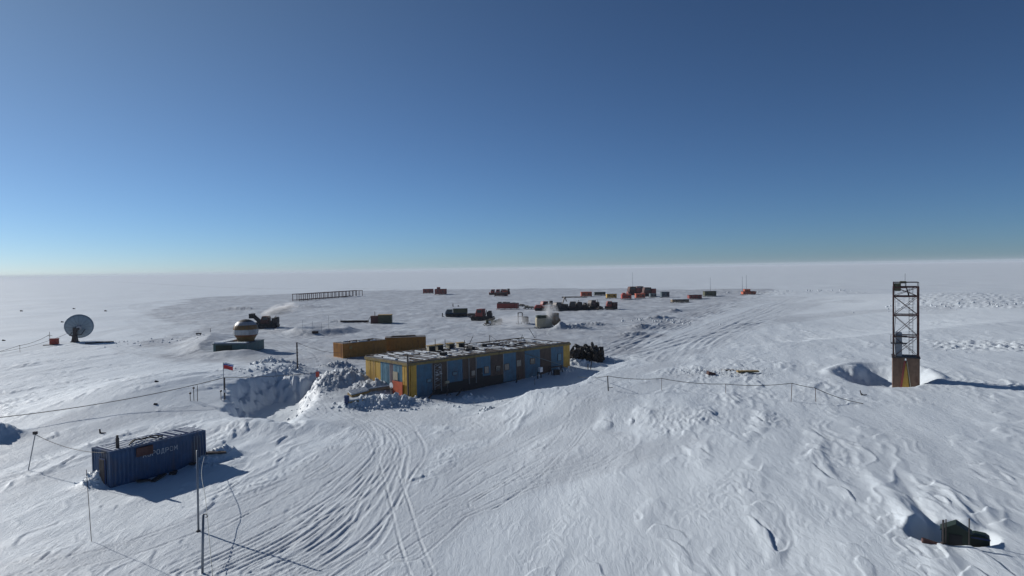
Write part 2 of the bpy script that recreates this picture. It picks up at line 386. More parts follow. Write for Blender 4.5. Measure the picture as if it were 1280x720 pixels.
# ------------------------------------------------------------------ materials
def nodes(m):
    m.use_nodes = True; return m.node_tree, m.node_tree.nodes['Principled BSDF']
def mat(name, col, rough=.6, metal=0, var=.18, scale=3.0, bump=.0, dirt=None, dirt_amt=.4, wave=None):
    m = bpy.data.materials.new(name); t, b = nodes(m)
    tc = t.nodes.new('ShaderNodeTexCoord')
    n = t.nodes.new('ShaderNodeTexNoise'); n.inputs['Scale'].default_value = scale; n.inputs['Detail'].default_value = 6
    n.inputs['Roughness'].default_value = .65
    t.links.new(tc.outputs['Object'], n.inputs['Vector'])
    r = t.nodes.new('ShaderNodeMapRange'); r.inputs[1].default_value = .3; r.inputs[2].default_value = .7
    r.inputs[3].default_value = 1-var; r.inputs[4].default_value = 1+var
    t.links.new(n.outputs['Fac'], r.inputs[0])
    mx = t.nodes.new('ShaderNodeVectorMath'); mx.operation = 'SCALE'
    mx.inputs[0].default_value = col[:3]; t.links.new(r.outputs[0], mx.inputs['Scale'])
    last = mx.outputs[0]
    if dirt:
        n2 = t.nodes.new('ShaderNodeTexNoise'); n2.inputs['Scale'].default_value = scale*.6; n2.inputs['Detail'].default_value = 8
        mp = t.nodes.new('ShaderNodeMapping'); mp.inputs['Scale'].default_value = (1.6, 1.6, .45); mp.inputs['Location'].default_value = (3, 7, 1)
        t.links.new(tc.outputs['Object'], mp.inputs[0]); t.links.new(mp.outputs[0], n2.inputs['Vector'])
        r2 = t.nodes.new('ShaderNodeMapRange'); r2.inputs[1].default_value = .5; r2.inputs[2].default_value = .68
        r2.inputs[4].default_value = dirt_amt; t.links.new(n2.outputs['Fac'], r2.inputs[0])
        mc = t.nodes.new('ShaderNodeMix'); mc.data_type = 'RGBA'; mc.inputs[7].default_value = (*dirt, 1)
        t.links.new(last, mc.inputs[6]); t.links.new(r2.outputs[0], mc.inputs[0]); last = mc.outputs[2]
    t.links.new(last, b.inputs['Base Color'])
    b.inputs['Roughness'].default_value = rough; b.inputs['Metallic'].default_value = metal
    if bump:
        bp = t.nodes.new('ShaderNodeBump'); bp.inputs['Distance'].default_value = bump; bp.inputs['Strength'].default_value = .8
        t.links.new(n.outputs['Fac'], bp.inputs['Height']); t.links.new(bp.outputs[0], b.inputs['Normal'])
    return m
def snow_mat(name, attr=False):
    m = bpy.data.materials.new(name); t, b = nodes(m)
    N = t.nodes.new; L = t.links.new
    geo = N('ShaderNodeNewGeometry')
    mp = N('ShaderNodeMapping'); mp.vector_type = 'POINT'
    mp.inputs['Rotation'].default_value = (0, 0, math.atan2(WX, WY)); mp.inputs['Scale'].default_value = (1, .28, 1)
    L(geo.outputs['Position'], mp.inputs[0])
    n1 = N('ShaderNodeTexNoise'); n1.inputs['Scale'].default_value = 2.6; n1.inputs['Detail'].default_value = 7; n1.inputs['Roughness'].default_value = .78
    n1.inputs['Distortion'].default_value = .6
    L(mp.outputs[0], n1.inputs['Vector'])
    n2 = N('ShaderNodeTexNoise'); n2.inputs['Scale'].default_value = 7.0; n2.inputs['Detail'].default_value = 5; L(geo.outputs['Position'], n2.inputs['Vector'])
    base = N('ShaderNodeMix'); base.data_type = 'RGBA'
    base.inputs[6].default_value = (.71, .765, .81, 1); base.inputs[7].default_value = (.43, .455, .49, 1)  # darker tone: packed snow plus painted shade of its rough surface
    n3 = N('ShaderNodeTexNoise'); n3.inputs['Scale'].default_value = .09; n3.inputs['Detail'].default_value = 6; n3.inputs['Roughness'].default_value = .6
    L(mp.outputs[0], n3.inputs['Vector'])
    if attr:
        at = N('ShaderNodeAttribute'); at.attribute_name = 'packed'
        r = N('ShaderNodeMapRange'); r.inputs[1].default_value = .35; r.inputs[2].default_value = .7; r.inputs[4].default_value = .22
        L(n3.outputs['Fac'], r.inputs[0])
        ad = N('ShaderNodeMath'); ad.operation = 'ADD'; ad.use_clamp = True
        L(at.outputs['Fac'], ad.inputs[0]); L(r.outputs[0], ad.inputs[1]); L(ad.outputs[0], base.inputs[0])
        mixh = N('ShaderNodeMix'); L(at.outputs['Fac'], mixh.inputs[0]); L(n1.outputs['Fac'], mixh.inputs[2]); L(n2.outputs['Fac'], mixh.inputs[3])
        hgt = mixh.outputs[0]
    else:
        L(n3.outputs['Fac'], base.inputs[0]); hgt = n2.outputs['Fac']
    L(base.outputs[2], b.inputs['Base Color'])
    bp = N('ShaderNodeBump'); bp.inputs['Strength'].default_value = .75; bp.inputs['Distance'].default_value = .10
    L(hgt, bp.inputs['Height']); L(bp.outputs[0], b.inputs['Normal'])
    b.inputs['Roughness'].default_value = .55; b.inputs['Specular IOR Level'].default_value = .35
    return m
M = {}
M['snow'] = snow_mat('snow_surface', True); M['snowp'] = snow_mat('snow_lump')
M['blue'] = mat('blue_paint', (.020, .064, .15), .5, 0, .22, 1.2, .004, (.11, .07, .05), .6)
M['blued'] = mat('dark_blue_paint', (.018, .045, .14), .5, 0, .2, 2)
M['panblue'] = mat('blue_panel', (.036, .12, .20), .55, 0, .22, 1.5, 0, (.05, .07, .10), .5)
M['panlight'] = mat('pale_blue_panel', (.10, .22, .29), .55, 0, .2, 1.5, 0, (.08, .10, .12), .4)
M['panbrown'] = mat('brown_panel', (.085, .058, .045), .7, 0, .3, 2, 0, (.04, .03, .03), .5)
M['panyel'] = mat('ochre_panel', (.50, .30, .045), .6, 0, .2, 1.5, 0, (.16, .08, .03), .5)
M['palew'] = mat('weathered_white', (.42, .43, .44), .5, 0, .1, 2, 0, (.2, .17, .14), .5)
M['fasc'] = mat('olive_brown_trim', (.20, .145, .05), .7, 0, .3, 2, 0, (.08, .05, .03), .5)
M['pangrey'] = mat('mauve_panel', (.17, .13, .14), .7, 0, .2, 2)
M['orange'] = mat('orange_paint', (.40, .165, .022), .6, 0, .22, 1.3, .004, (.14, .05, .02), .55)
M['red'] = mat('red_paint', (.42, .045, .025), .5, 0, .2, 2, 0, (.12, .03, .02), .5)
M['redd'] = mat('dark_red_paint', (.27, .045, .035), .55, 0, .2, 2, 0, (.05, .02, .02), .5)
M['orred'] = mat('orange_red_paint', (.50, .10, .04), .55, 0, .2, 2, 0, (.15, .03, .02), .5)
M['yellow'] = mat('yellow_paint', (.50, .30, .04), .55, 0, .2, 2, 0, (.15, .08, .03), .4)
M['olive'] = mat('olive_paint', (.075, .075, .035), .6, 0, .25, 2)
M['green'] = mat('dark_green_paint', (.012, .026, .015), .6, 0, .25, 2)
M['teal'] = mat('blue_green_paint', (.06, .13, .13), .6, 0, .25, 2, 0, (.10, .12, .11), .6)
M['slate'] = mat('grey_blue_paint', (.07, .10, .12), .6, 0, .25, 2)
M['rust'] = mat('rusty_steel', (.11, .05, .042), .8, .1, .35, 4, .005, (.05, .02, .015), .6)
M['rustp'] = mat('rust_brown_panel', (.19, .115, .075), .75, .1, .25, 2.5, .004, (.10, .045, .03), .6)
M['iron'] = mat('dark_iron', (.058, .048, .046), .6, .3, .3, 4)
M['black'] = mat('black_rubber', (.012, .012, .014), .7, 0, .3, 5)
M['drum'] = mat('grimy_drum', (.020, .018, .018), .7, .2, .4, 3, 0, (.06, .035, .025), .5)
M['wood'] = mat('weathered_wood', (.20, .15, .10), .85, 0, .3, 5, .004)
M['woody'] = mat('yellowed_wood', (.34, .23, .09), .85, 0, .3, 5, .004)
M['woodd'] = mat('dark_wood', (.055, .04, .035), .85, 0, .35, 5, .004)
M['ply'] = mat('cream_board', (.36, .32, .23), .8, 0, .15, 4)
M['white'] = mat('white_paint', (.72, .73, .75), .5, 0, .08, 3, 0, (.35, .34, .32), .25)
M['grey'] = mat('grey_metal', (.20, .22, .25), .45, .4, .15, 3)
M['dish'] = mat('dish_skin', (.27, .33, .37), .5, .1, .1, 1.0)
M['roof'] = mat('grey_roof_felt', (.075, .072, .075), .8, 0, .35, .8, .01, (.30, .31, .33), .45)
M['glass'] = mat('dark_glass', (.03, .04, .05), .15, 0, .1, 3)
M['winpale'] = mat('pale_window_board', (.26, .23, .19), .6, 0, .2, 5)  # plain pale board colour
M['ochre'] = mat('ochre_band', (.20, .11, .035), .5, 0, .2, 2)
M['brick'] = mat('red_brown_band', (.22, .08, .03), .6, 0, .3, 3)
M['silver'] = mat('silver_shell', (.36, .36, .38), .5, .15, .12, 3)
M['flagr'] = mat('red_cloth', (.55, .05, .05), .9, 0, .05)
M['flagb'] = mat('blue_cloth', (.05, .10, .35), .9, 0, .05)
M['cable'] = mat('black_cable', (.02, .02, .022), .6, 0, .1)
M['cableg'] = mat('grey_cable', (.16, .19, .19), .6, 0, .1)
M['text'] = mat('white_lettering', (.55, .57, .60), .6, 0, .3, 4, 0, (.04, .08, .17), .6)

# ------------------------------------------------------------------ mesh builder
class MB:
    def __init__(s): s.v = []; s.f = []; s.mi = []; s.mats = []; s.cur = 0
    def use(s, key):
        if key not in s.mats: s.mats.append(key)
        s.cur = s.mats.index(key); return s
    def add(s, v, f):
        o = len(s.v); s.v += [tuple(p) for p in v]; s.f += [tuple(o+i for i in q) for q in f]; s.mi += [s.cur]*len(f); return s
    def box(s, x0, y0, z0, x1, y1, z1, M_=None):
        v = [Vector(p) for p in ((x0,y0,z0),(x1,y0,z0),(x1,y1,z0),(x0,y1,z0),(x0,y0,z1),(x1,y0,z1),(x1,y1,z1),(x0,y1,z1))]
        if M_ is not None: v = [M_ @ p for p in v]
        return s.add(v, [(0,3,2,1),(4,5,6,7),(0,1,5,4),(1,2,6,5),(2,3,7,6),(3,0,4,7)])
    def bar(s, a, b, w, h=None):
        a, b = Vector(a), Vector(b); d = b-a; L = d.length; h = h or w
        q = d.to_track_quat('Z', 'Y').to_matrix().to_4x4()
        return s.box(-w/2, -h/2, 0, w/2, h/2, L, Matrix.Translation(a) @ q)
    def tube(s, pts, r, n=6, cap=True):
        pts = [Vector(p) for p in pts]; rings = []
        for i, p in enumerate(pts):
            d = (pts[min(i+1, len(pts)-1)]-pts[max(i-1, 0)]).normalized()
            q = d.to_track_quat('Z', 'Y'); rr = r[i] if isinstance(r, (list, tuple)) else r
            rings.append([p + q @ Vector((rr*math.cos(2*math.pi*k/n), rr*math.sin(2*math.pi*k/n), 0)) for k in range(n)])
        v = [p for g in rings for p in g]; f = []
        for i in range(len(pts)-1):
            for k in range(n): f.append((i*n+k, i*n+(k+1) % n, (i+1)*n+(k+1) % n, (i+1)*n+k))
        if cap: f.append(tuple(range(n-1, -1, -1))); f.append(tuple((len(pts)-1)*n+k for k in range(n)))
        return s.add(v, f)
    def lathe(s, prof, c=(0,0,0), n=32, M_=None, cap=False):
        v = []; f = []
        for (r, z) in prof:
            for k in range(n):
                p = Vector((r*math.cos(2*math.pi*k/n), r*math.sin(2*math.pi*k/n), z))
                if M_ is not None: p = M_ @ p
                v.append(p+Vector(c))
        for i in range(len(prof)-1):
            for k in range(n): f.append((i*n+k, i*n+(k+1) % n, (i+1)*n+(k+1) % n, (i+1)*n+k))
        if cap: f.append(tuple(range(n-1, -1, -1))); f.append(tuple((len(prof)-1)*n+k for k in range(n)))
        return s.add(v, f)
    def prism(s, poly, y0, y1, M_=None):       # poly in XZ, extruded along Y
        n = len(poly)
        v = [Vector((x, y0, z)) for x, z in poly]+[Vector((x, y1, z)) for x, z in poly]
        if M_ is not None: v = [M_ @ p for p in v]
        f = [tuple(range(n)), tuple(range(2*n-1, n-1, -1))]
        for i in range(n): j = (i+1) % n; f.append((i, i+n, j+n, j))
        return s.add(v, f)
    def build(s, name, m=None, parent=None, smooth=False, bevel=0):
        me = bpy.data.meshes.new(name); me.from_pydata(s.v, [], s.f); me.update()
        if s.mats:
            for k in s.mats: me.materials.append(M[k])
            me.polygons.foreach_set('material_index', s.mi)
        else: me.materials.append(M[m])
        import bmesh
        bm = bmesh.new(); bm.from_mesh(me); bmesh.ops.recalc_face_normals(bm, faces=bm.faces[:])
        if bevel: bmesh.ops.bevel(bm, geom=bm.edges[:], offset=bevel, segments=1, affect='EDGES')
        bm.to_mesh(me); bm.free()
        if smooth: me.polygons.foreach_set('use_smooth', [True]*len(me.polygons))
        o = bpy.data.objects.new(name, me); COL.objects.link(o)
        if parent: o.parent = parent
        return o
def tag(o, label=None, cat=None, group=None, kind=None):
    if label: o['label'] = label
    if cat: o['category'] = cat
    if group: o['group'] = group
    if kind: o['kind'] = kind
    return o
def empty(name, loc, rz=0, label=None, cat=None, group=None, tilt=(0, 0)):
    o = bpy.data.objects.new(name, None); COL.objects.link(o); o.empty_display_size = .3
    o.location = loc; o.rotation_euler = (tilt[0], tilt[1], rz); tag(o, label, cat, group); return o
def copy_tree(o, parent=None):
    c = o.copy(); COL.objects.link(c)
    if parent: c.parent = parent
    for ch in [k for k in COL.objects if k.parent == o]: copy_tree(ch, c)
    return c

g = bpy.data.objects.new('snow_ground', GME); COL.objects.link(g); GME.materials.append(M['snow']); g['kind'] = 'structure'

# ------------------------------------------------------------------ corrugated box helper
def corr_wall(mb, L, H, z0=0, y=0.0, pitch=.28, dep=.036, flip=1, M_=None):
    """corrugated sheet along local x from 0..L, at y, bulging outwards (-y)"""
    n = int(L/pitch); p = L/n; prof = []
    for i in range(n):
        x = i*p; prof += [(x, 0), (x+p*.35, 0), (x+p*.5, dep), (x+p*.85, dep)]
    prof.append((L, 0))
    v = []
    for (x, d) in prof:
        for z in (z0, z0+H):
            q = Vector((x, y+d*flip, z)); v.append(M_ @ q if M_ is not None else q)
    f = [(2*i, 2*i+2, 2*i+3, 2*i+1) for i in range(len(prof)-1)]
    mb.add(v, f)

def container(name, L, W, H, wallm, label, cat='container', door=True, frame=None):
    t = empty(name, (0,0,0), 0, label, cat)
    frame = frame or wallm
    mb = MB()
    mb.use(wallm)
    corr_wall(mb, L-.2, H-.3, .16, 0.02, M_=Matrix.Translation((.1, 0, 0)))
    corr_wall(mb, L-.2, H-.3, .16, W-.06, M_=Matrix.Translation((.1, 0, 0)))
    rot = Matrix.Translation((.02, .1, 0)) @ Matrix.Rotation(math.pi/2, 4, 'Z')
    corr_wall(mb, W-.2, H-.3, .16, 0.0, flip=-1, M_=rot)
    rot = Matrix.Translation((L-.02, .1, 0)) @ Matrix.Rotation(math.pi/2, 4, 'Z')
    corr_wall(mb, W-.2, H-.3, .16, 0.0, flip=1, M_=rot)
    mb.box(.06, .06, .1, L-.06, W-.06, .16)
    mb.build('wall', None, t)
    fr = MB()
    for x in (0, L-.12):
        for y in (0, W-.12): fr.box(x, y, 0, x+.12, y+.12, H)
    for y in (0, W-.1):
        fr.box(.12, y, 0, L-.12, y+.1, .16); fr.box(.12, y, H-.12, L-.12, y+.1, H-.003)
    for x in (0, L-.1):
        fr.box(x, .12, 0, x+.1, W-.12, .16); fr.box(x, .12, H-.12, x+.1, W-.12, H-.003)
    fr.build('frame', frame, t)
    return t

# ------------------------------------------------------------------ blue container
A = hit(138.5, 610); B = hit(246.5, 575)
dirx = (B-A).to_2d(); ang = math.atan2(dirx.y, dirx.x)
za = min(gz(A.x, A.y), gz(B.x, B.y))-.1
BC = container('shipping_container', 7.2, 2.44, 2.62, 'blue', 'dark blue corrugated steel container with white Cyrillic lettering, half drifted into the snow', 'container')
BC.location = (A.x, A.y, za); BC.rotation_euler = (0, 0, ang)
L_, W_, H_ = 7.2, 2.44, 2.62
r_ = MB(); r_.box(.1, .1, H_-.05, L_-.1, W_-.1, H_-.02)
for i in range(27):
    x = .22+i*.262; r_.box(x, .14, H_-.02, x+.075, W_-.14, H_+.035)
r_.build('roof', 'blued', BC)
s_ = MB()
for i in range(26):
    x = .30+i*.262
    if i < 11 or random.random() < .65: s_.box(x, random.uniform(.15, .5 if i > 9 else .2), H_-.018, x+.17, W_-random.uniform(.16, .4), H_+.012+random.uniform(0, .012))
s_.build('roof_snow', 'snowp', BC)
d_ = MB(); d_.use('blued').box(-.045, .55, .1, -.015, 1.45, 2.05).use('panbrown').box(-.07, .68, .15, -.046, 1.32, 1.95)
dd = d_.build('door', None, BC); hn = MB(); hn.box(-.11, 1.2, 1.0, -.075, 1.25, 1.2); hn.build('handle', 'grey', dd)
w_ = MB(); w_.box(1.78, -.14, 1.82, 2.98, -.02, 2.46, None); w_.build('rusty_hatch', 'rust', BC, bevel=.02)
sv = MB()
for k in range(4): sv = MB(); sv.tube([(6.2+k*.24, -.04, .35), (6.2+k*.24, -.04, 2.35)], .022, 6); sv.build('lock_rod', 'grey', BC)
ch = MB(); ch.tube([(.8, .5, H_), (.8, .5, H_+.72)], .115, 12).tube([(.8, .5, H_+.74), (.8, .5, H_+.92)], .08, 10); ch.build('chimney', 'iron', BC, smooth=False)
# lettering, strokes on a unit grid
GL_ = {'А': [((0,0),(.5,1)),((.5,1),(1,0)),((.2,.38),(.8,.38))], 'Э': [((0,.85),(.3,1)),((.3,1),(.8,1)),((.8,1),(1,.75)),((1,.75),(1,.25)),((1,.25),(.8,0)),((.8,0),(.3,0)),((.3,0),(0,.15)),((.35,.5),(1,.5))],
 'Р': [((0,0),(0,1)),((0,1),(.8,1)),((.8,1),(1,.8)),((1,.8),(1,.6)),((1,.6),(.8,.45)),((.8,.45),(0,.45))],
 'О': [((.2,0),(.8,0)),((.8,0),(1,.25)),((1,.25),(1,.75)),((1,.75),(.8,1)),((.8,1),(.2,1)),((.2,1),(0,.75)),((0,.75),(0,.25)),((0,.25),(.2,0))],
 'Д': [((0,0),(1,0)),((.15,0),(.35,1)),((.35,1),(.85,1)),((.85,1),(.85,0)),((0,0),(0,-.18)),((1,0),(1,-.18))],
 'М': [((0,0),(0,1)),((0,1),(.5,.35)),((.5,.35),(1,1)),((1,1),(1,0))]}
tx = MB(); X0 = 2.28
for i, chh in enumerate('АЭРОДРОМ'):
    ox = X0+i*.335; sw, shh = .21, .31; oz = 1.68
    for (a, b) in GL_[chh]:
        pa = Vector((ox+a[0]*sw, -.055, oz+a[1]*shh)); pb = Vector((ox+b[0]*sw, -.055, oz+b[1]*shh))
        d = (pb-pa).normalized()*.02
        tx.bar(pa-d, pb+d, .045, .012) if abs((pb-pa).x) < 1e-6 else tx.bar(pa-d, pb+d, .04, .04)
o = tx.build('lettering', 'text', BC)
# flatten the lettering onto the wall
for v in o.data.vertices: v.co.y = -.030 + (v.co.y+.055)*.25
rot_ = Matrix.Translation((A.x, A.y, za)) @ Matrix.Rotation(ang, 4, 'Z')
def onc(x, y, z): return rot_ @ Vector((x, y, z))
hs = MB()
pts = [onc(1.6+2.6*t, .5+.5*math.sin(t*2.6), H_+.08+.28*math.sin(t*math.pi)*(.6+.4*math.sin(9*t))) for t in [k/24 for k in range(25)]]
hs.tube(pts, .05, 6)
pts = [onc(1.9+2.2*t, .9+.35*math.sin(t*5), H_+.09+.10*abs(math.sin(t*8))) for t in [k/24 for k in range(25)]]
hs.tube(pts, .045, 6)
tag(hs.build('cable_coil', 'cable', smooth=True), 'loose black cable heaped on the roof of the blue container', 'cable')
for k, (x, y, l, rz, lab) in enumerate([(2.9, -.9, 1.5, .5, 'long dark plank in the shade nearest the blue container door end'), (2.0, -.5, .9, -.3, 'short dark plank against the foot of the blue container'), (4.2, -.7, .8, .9, 'dark wood scrap below the middle of the blue container'),
        (5.9, -.4, .7, .1, 'dark wood scrap below the lettered end of the blue container'), (7.8, -.3, 1.5, -.5, 'dark beam poking from the snow at the right end of the blue container')]):
    p = onc(x, y, 0); pl = MB(); pl.box(-l/2, -.13, -.02, l/2, .13, .10).box(-l/2+.2, .15, -.02, l/2-.1, .38, .06)
    o = pl.build('plank', 'woodd'); o.location = (p.x, p.y, gz(p.x, p.y)+.06); o.rotation_euler = (random.uniform(-.1, .1), random.uniform(-.15, .15), ang+rz)
    tag(o, lab, 'plank', 'dark planks round the blue container')

# ------------------------------------------------------------------ poles, cables
def sag(a, b, s, n=24):
    a, b = Vector(a), Vector(b)
    return [a.lerp(b, k/n)-Vector((0, 0, s*4*(k/n)*(1-k/n))) for k in range(n+1)]
def cable(name, pts, r, m, label, group=None):
    mb = MB(); mb.tube(pts, r, 5); return tag(mb.build(name, m, smooth=True), label, 'cable', group)
def depth_pole(px_top, py_top, px_bot, py_bot):
    b = hit(px_bot, py_bot); t = at_depth(px_top, py_top, b.y); return b, t
b1 = hit(248, 664); t1 = at_depth(246.5, 563, b1.y)
p1 = empty('steel_pole', b1, 0, 'thin grey steel pole standing right before the shaded end of the blue container', 'pole', 'steel poles in the foreground')
mb = MB(); mb.tube([(0, 0, -.3), t1-b1], .06, 8); mb.build('pole_shaft', 'grey', p1, smooth=True)
mb = MB(); mb.box(-.09, -.09, -.02, .09, .09, .05); mb.build('collar', 'iron', p1)
b2 = hit(252.5, 716); b2 = Vector(b2); t2 = at_depth(254, 643, b2.y)
p2 = empty('steel_pole', b2, 0, 'nearest grey steel pole with a small hook on top, cut by the picture edge', 'pole', 'steel poles in the foreground')
mb = MB(); mb.tube([(0, 0, -.5), t2-b2], .065, 8); mb.build('pole_shaft', 'grey', p2, smooth=True)
mb = MB(); q = t2-b2; mb.tube([q, q+Vector((.15, 0, .02)), q+Vector((.22, 0, -.1)), q+Vector((.12, 0, -.16))], .025, 6); mb.build('hook', 'iron', p2)
# cable from container corner down past the poles
e = at_depth(266, 722, b2.y-1.5); c1 = at_depth(249, 573, A.y+3.5); m1 = at_depth(256, 650, 38.5)
cable('cable', spline([onc(7.2, .05, 1.0), at_depth(252, 590, 44), at_depth(257, 625, 40), at_depth(262, 680, 35), e], .5), .018, 'cableg', 'pale grey cable dropping from the container corner past two steel poles')
# leaning marker lamp
b3 = hit(34, 589); t3 = at_depth(44, 543, b3.y)
p3 = empty('lamp_post', b3, 0, 'leaning thin post with a small dark lamp head left of the blue container', 'post')
mb = MB(); mb.tube([(0, 0, -.3), t3-b3], .035, 6); mb.build('post', 'grey', p3)
mb = MB(); q = t3-b3; mb.box(q.x-.14, q.y-.12, q.z, q.x+.14, q.y+.12, q.z+.22); mb.build('lamp_head', 'iron', p3, bevel=.03)
cable('cable', sag(t3, onc(0, .4, 2.5), .35), .022, 'cable', 'black cable sagging from the leaning lamp post to the blue container')
b4 = hit(114.5, 677); t4 = at_depth(108, 587, b4.y)
p4 = empty('marker_cane', b4, 0, 'hair-thin cane standing in front of the blue container door end', 'cane')
mb = MB(); mb.tube([(0, 0, -.2), t4-b4], .018, 5); mb.build('cane_shaft', 'iron', p4)
# flagpole and mast
bf = on(280, 501, .1)
tf = at_depth(279, 453, bf.y)
fp = empty('flagpole', bf, 0, 'flagpole with a small white, blue and red flag on the rim of the snow cutting', 'flag')
mb = MB(); mb.tube([(0, 0, -.3), tf-bf], .035, 6); mb.build('pole', 'grey', fp)
fl = MB(); hgt = .72; wdt = 1.15; nx = 14
q = tf-bf
for si, key in enumerate(['white', 'flagb', 'flagr']):
    fl.use(key); z1 = q.z-.02-hgt*[0, .2, .4][si]; z0 = q.z-.02-hgt*[.2, .4, 1.0][si]
    v = []
    for k in range(nx+1):
        u = k/nx; yy = .10*math.sin(u*7); dz = -.22*u*u
        v += [(q.x+.04+u*wdt*(1-.06*si), q.y+yy, z0+dz), (q.x+.04+u*wdt*(1-.06*si), q.y+yy, z1+dz)]
    fl.add(v, [(2*k, 2*k+2, 2*k+3, 2*k+1) for k in range(nx)])
fl.build('flag_cloth', None, fp, smooth=True)
bm_ = on(281, 499, .1); tm_ = at_depth(280.6, 472, bm_.y)
pm = empty('wooden_pole', bm_, 0, 'stout dark cable pole at the left rim of the snow cutting', 'pole')
mb = MB(); mb.tube([(0, 0, -.3), tm_-bm_], .075, 7); mb.build('pole_shaft', 'woodd', pm)
mb = MB(); mb.lathe([(0.02, -.1), (.16, 0), (.2, .1)], (.05, -.12, 1.0), 12, Matrix.Rotation(1.0, 4, 'Y'), True); mb.build('lamp', 'white', pm)
for (px, py, h, lab) in [(276.5, 500, 1.1, 'short dark stake left of the stout pole at the cutting rim'), (238, 502, .9, 'low dark stake, left one of the small stakes on the snow field'), (242.5, 502, 1.5, 'dark stake with round head, middle of the small stakes on the snow field'), (246.8, 502, 1.8, 'thin pale stake, right one of the small stakes on the snow field')]:
    p = on(px, py); mb = MB(); t = empty('marker_stake', p, 0, lab, 'stake', 'small stakes in the snow field')
    mb.tube([(0, 0, -.2), (random.uniform(-.05, .05), 0, h)], .035, 6); mb.build('stake_shaft', 'woodd', t)
    if h > .8 and h < 1.6: mb = MB(); mb.lathe([(.02, -.12), (.13, -.05), (.13, .05), (.02, .12)], (0, 0, h), 8); mb.build('stake_head', 'iron', t)
# power pole in the middle and the red signal box
bp_ = on(372, 462, .1); tp_ = at_depth(371, 428, bp_.y)
pp = empty('power_pole', bp_, 0, 'dark power pole standing behind the shaded snow cutting', 'pole')
mb = MB(); mb.tube([(0, 0, -.4), tp_-bp_], .10, 8); mb.build('pole_shaft', 'woodd', pp)
q = tp_-bp_
for k in range(7): mb = MB(); mb.box(-.16, -.03, q.z*(.2+.11*k), .16, .03, q.z*(.2+.11*k)+.05); mb.build('climbing_rung', 'woodd', pp)
left_far = at_depth(-30, 525, 62)
cable('power_cable', sag(left_far, tm_, .5), .038, 'cable', 'long black power cable crossing the left snow field to the cutting', 'black power cables over the snow')
bb = on(397, 473, .1)
cable('power_cable', sag(tm_, bb+Vector((0, 0, .9)), .15), .03, 'cable', 'black power cable strung over the shaded snow cutting', 'black power cables over the snow')
cable('power_cable', sag(tp_, at_depth(425, 441, 116), .4), .025, 'cable', 'thin cable from the power pole to the ochre containers', 'black power cables over the snow')
rb = empty('signal_box', bb, .2, 'small red box on a post at the right rim of the snow cutting', 'box')
mb = MB(); mb.box(-.22, -.18, .35, .22, .18, 1.0); mb.build('box_body', 'red', rb, bevel=.03)
mb = MB(); mb.box(-.05, -.05, -.2, .05, .05, .36); mb.build('post', 'iron', rb)
bb = on(433.5, 505, .03)
def drum_mb(key=None):
    mb = MB(); prof = [(.02, 0), (.28, 0), (.30, .02), (.285, .04), (.285, .28), (.30, .30), (.285, .32), (.285, .56), (.30, .58), (.285, .60), (.285, .84), (.30, .87), (.28, .88), (.27, .86), (.02, .86)]
    mb.lathe(prof, n=14); return mb
db = empty('oil_drum', bb, 0, 'blue oil drum on the packed road before the snow heap', 'drum')
drum_mb().build('drum_body', 'blued', db); mb = MB(); mb.tube([(.14, 0, .86), (.14, 0, .90)], .04, 8); mb.build('bung', 'grey', db)

# ------------------------------------------------------------------ timber in the snow heaps
for (px, py, l, wv, hh, rz, tl, m_, lab) in [(449, 492, 2.6, 1.0, .5, .7, .35, 'woody', 'tilted yellow crate board jammed in the snow heap, upper left'), (445, 500, 1.6, .8, .3, .2, .1, 'woody', 'snow covered yellow board lowest in the snow heap'),
        (473, 486, 3.2, .8, .35, .25, -.2, 'wood', 'brown timber panel under a slab of snow beside the ochre end wall')]:
    p = on(px, py, .2); t = empty('timber_board', p, rz, lab, 'timber', 'timbers in the snow heap')
    t.rotation_euler = (tl, -.1, rz)
    mb = MB(); mb.box(-l/2, -wv/2, 0, l/2, wv/2, hh)
    mb.build('board', m_, t, bevel=.03)
    mb = MB(); mb.box(-l/2, -wv/2+.1, hh, l/2-.2, wv/2+.1, hh+.18); mb.build('snow_cap', 'snowp', t, bevel=.08)

# ------------------------------------------------------------------ the long station building
A = Vector((*flat(511.8, 495.3), 0)); B = Vector((*flat(712.5, 461.8), 0)); 
ax = (B-A).to_2d(); LB = ax.length; ang = math.atan2(ax.y, ax.x)
HB = 3.85; WB = 9.6
ST = empty('station_building', A, ang, 'long low station building with ochre, blue and brown wall panels and cluttered snowy roof', 'building')
Mst = Matrix.Translation(A) @ Matrix.Rotation(ang, 4, 'Z')
def onst(x, y, z): return Mst @ Vector((x, y, z))
def px_to_x(px):       # where the facade line meets an image column
    best = min((abs((lambda p: 640+FPX*((cam.matrix_world.inverted() @ p).x/-(cam.matrix_world.inverted() @ p).z))(onst(t, 0, 2))-px), t) for t in [LB*k/600 for k in range(601)])
    return best[1]
def px_to_y(px):
    best = min((abs((lambda p: 640+FPX*((cam.matrix_world.inverted() @ p).x/-(cam.matrix_world.inverted() @ p).z))(onst(0, t, 2))-px), t) for t in [WB*1.1*k/400 for k in range(401)])
    return best[1]
bpy.context.view_layer.update()
core = MB(); core.box(.15, .15, -.6, LB-.15, WB-.15, HB-.06); core.build('core_wall', 'panbrown', ST)
segs = [(513.5, 521, 'panyel', 0), (521, 540, 'panblue', 0), (540, 551, 'panbrown', .3), (551, 559, 'panbrown', .5), (559, 578, 'panblue', .85), (578, 596, 'panbrown', 1.0), (596, 613, 'panblue', 1.0), (613, 629, 'panbrown', .85),
        (629, 645, 'panblue', .1), (645, 656, 'panbrown', 0), (656, 675, 'panblue', 0), (675, 689, 'panbrown', 0), (689, 704, 'panblue', 0), (704, 712.5, 'panyel', 0)]
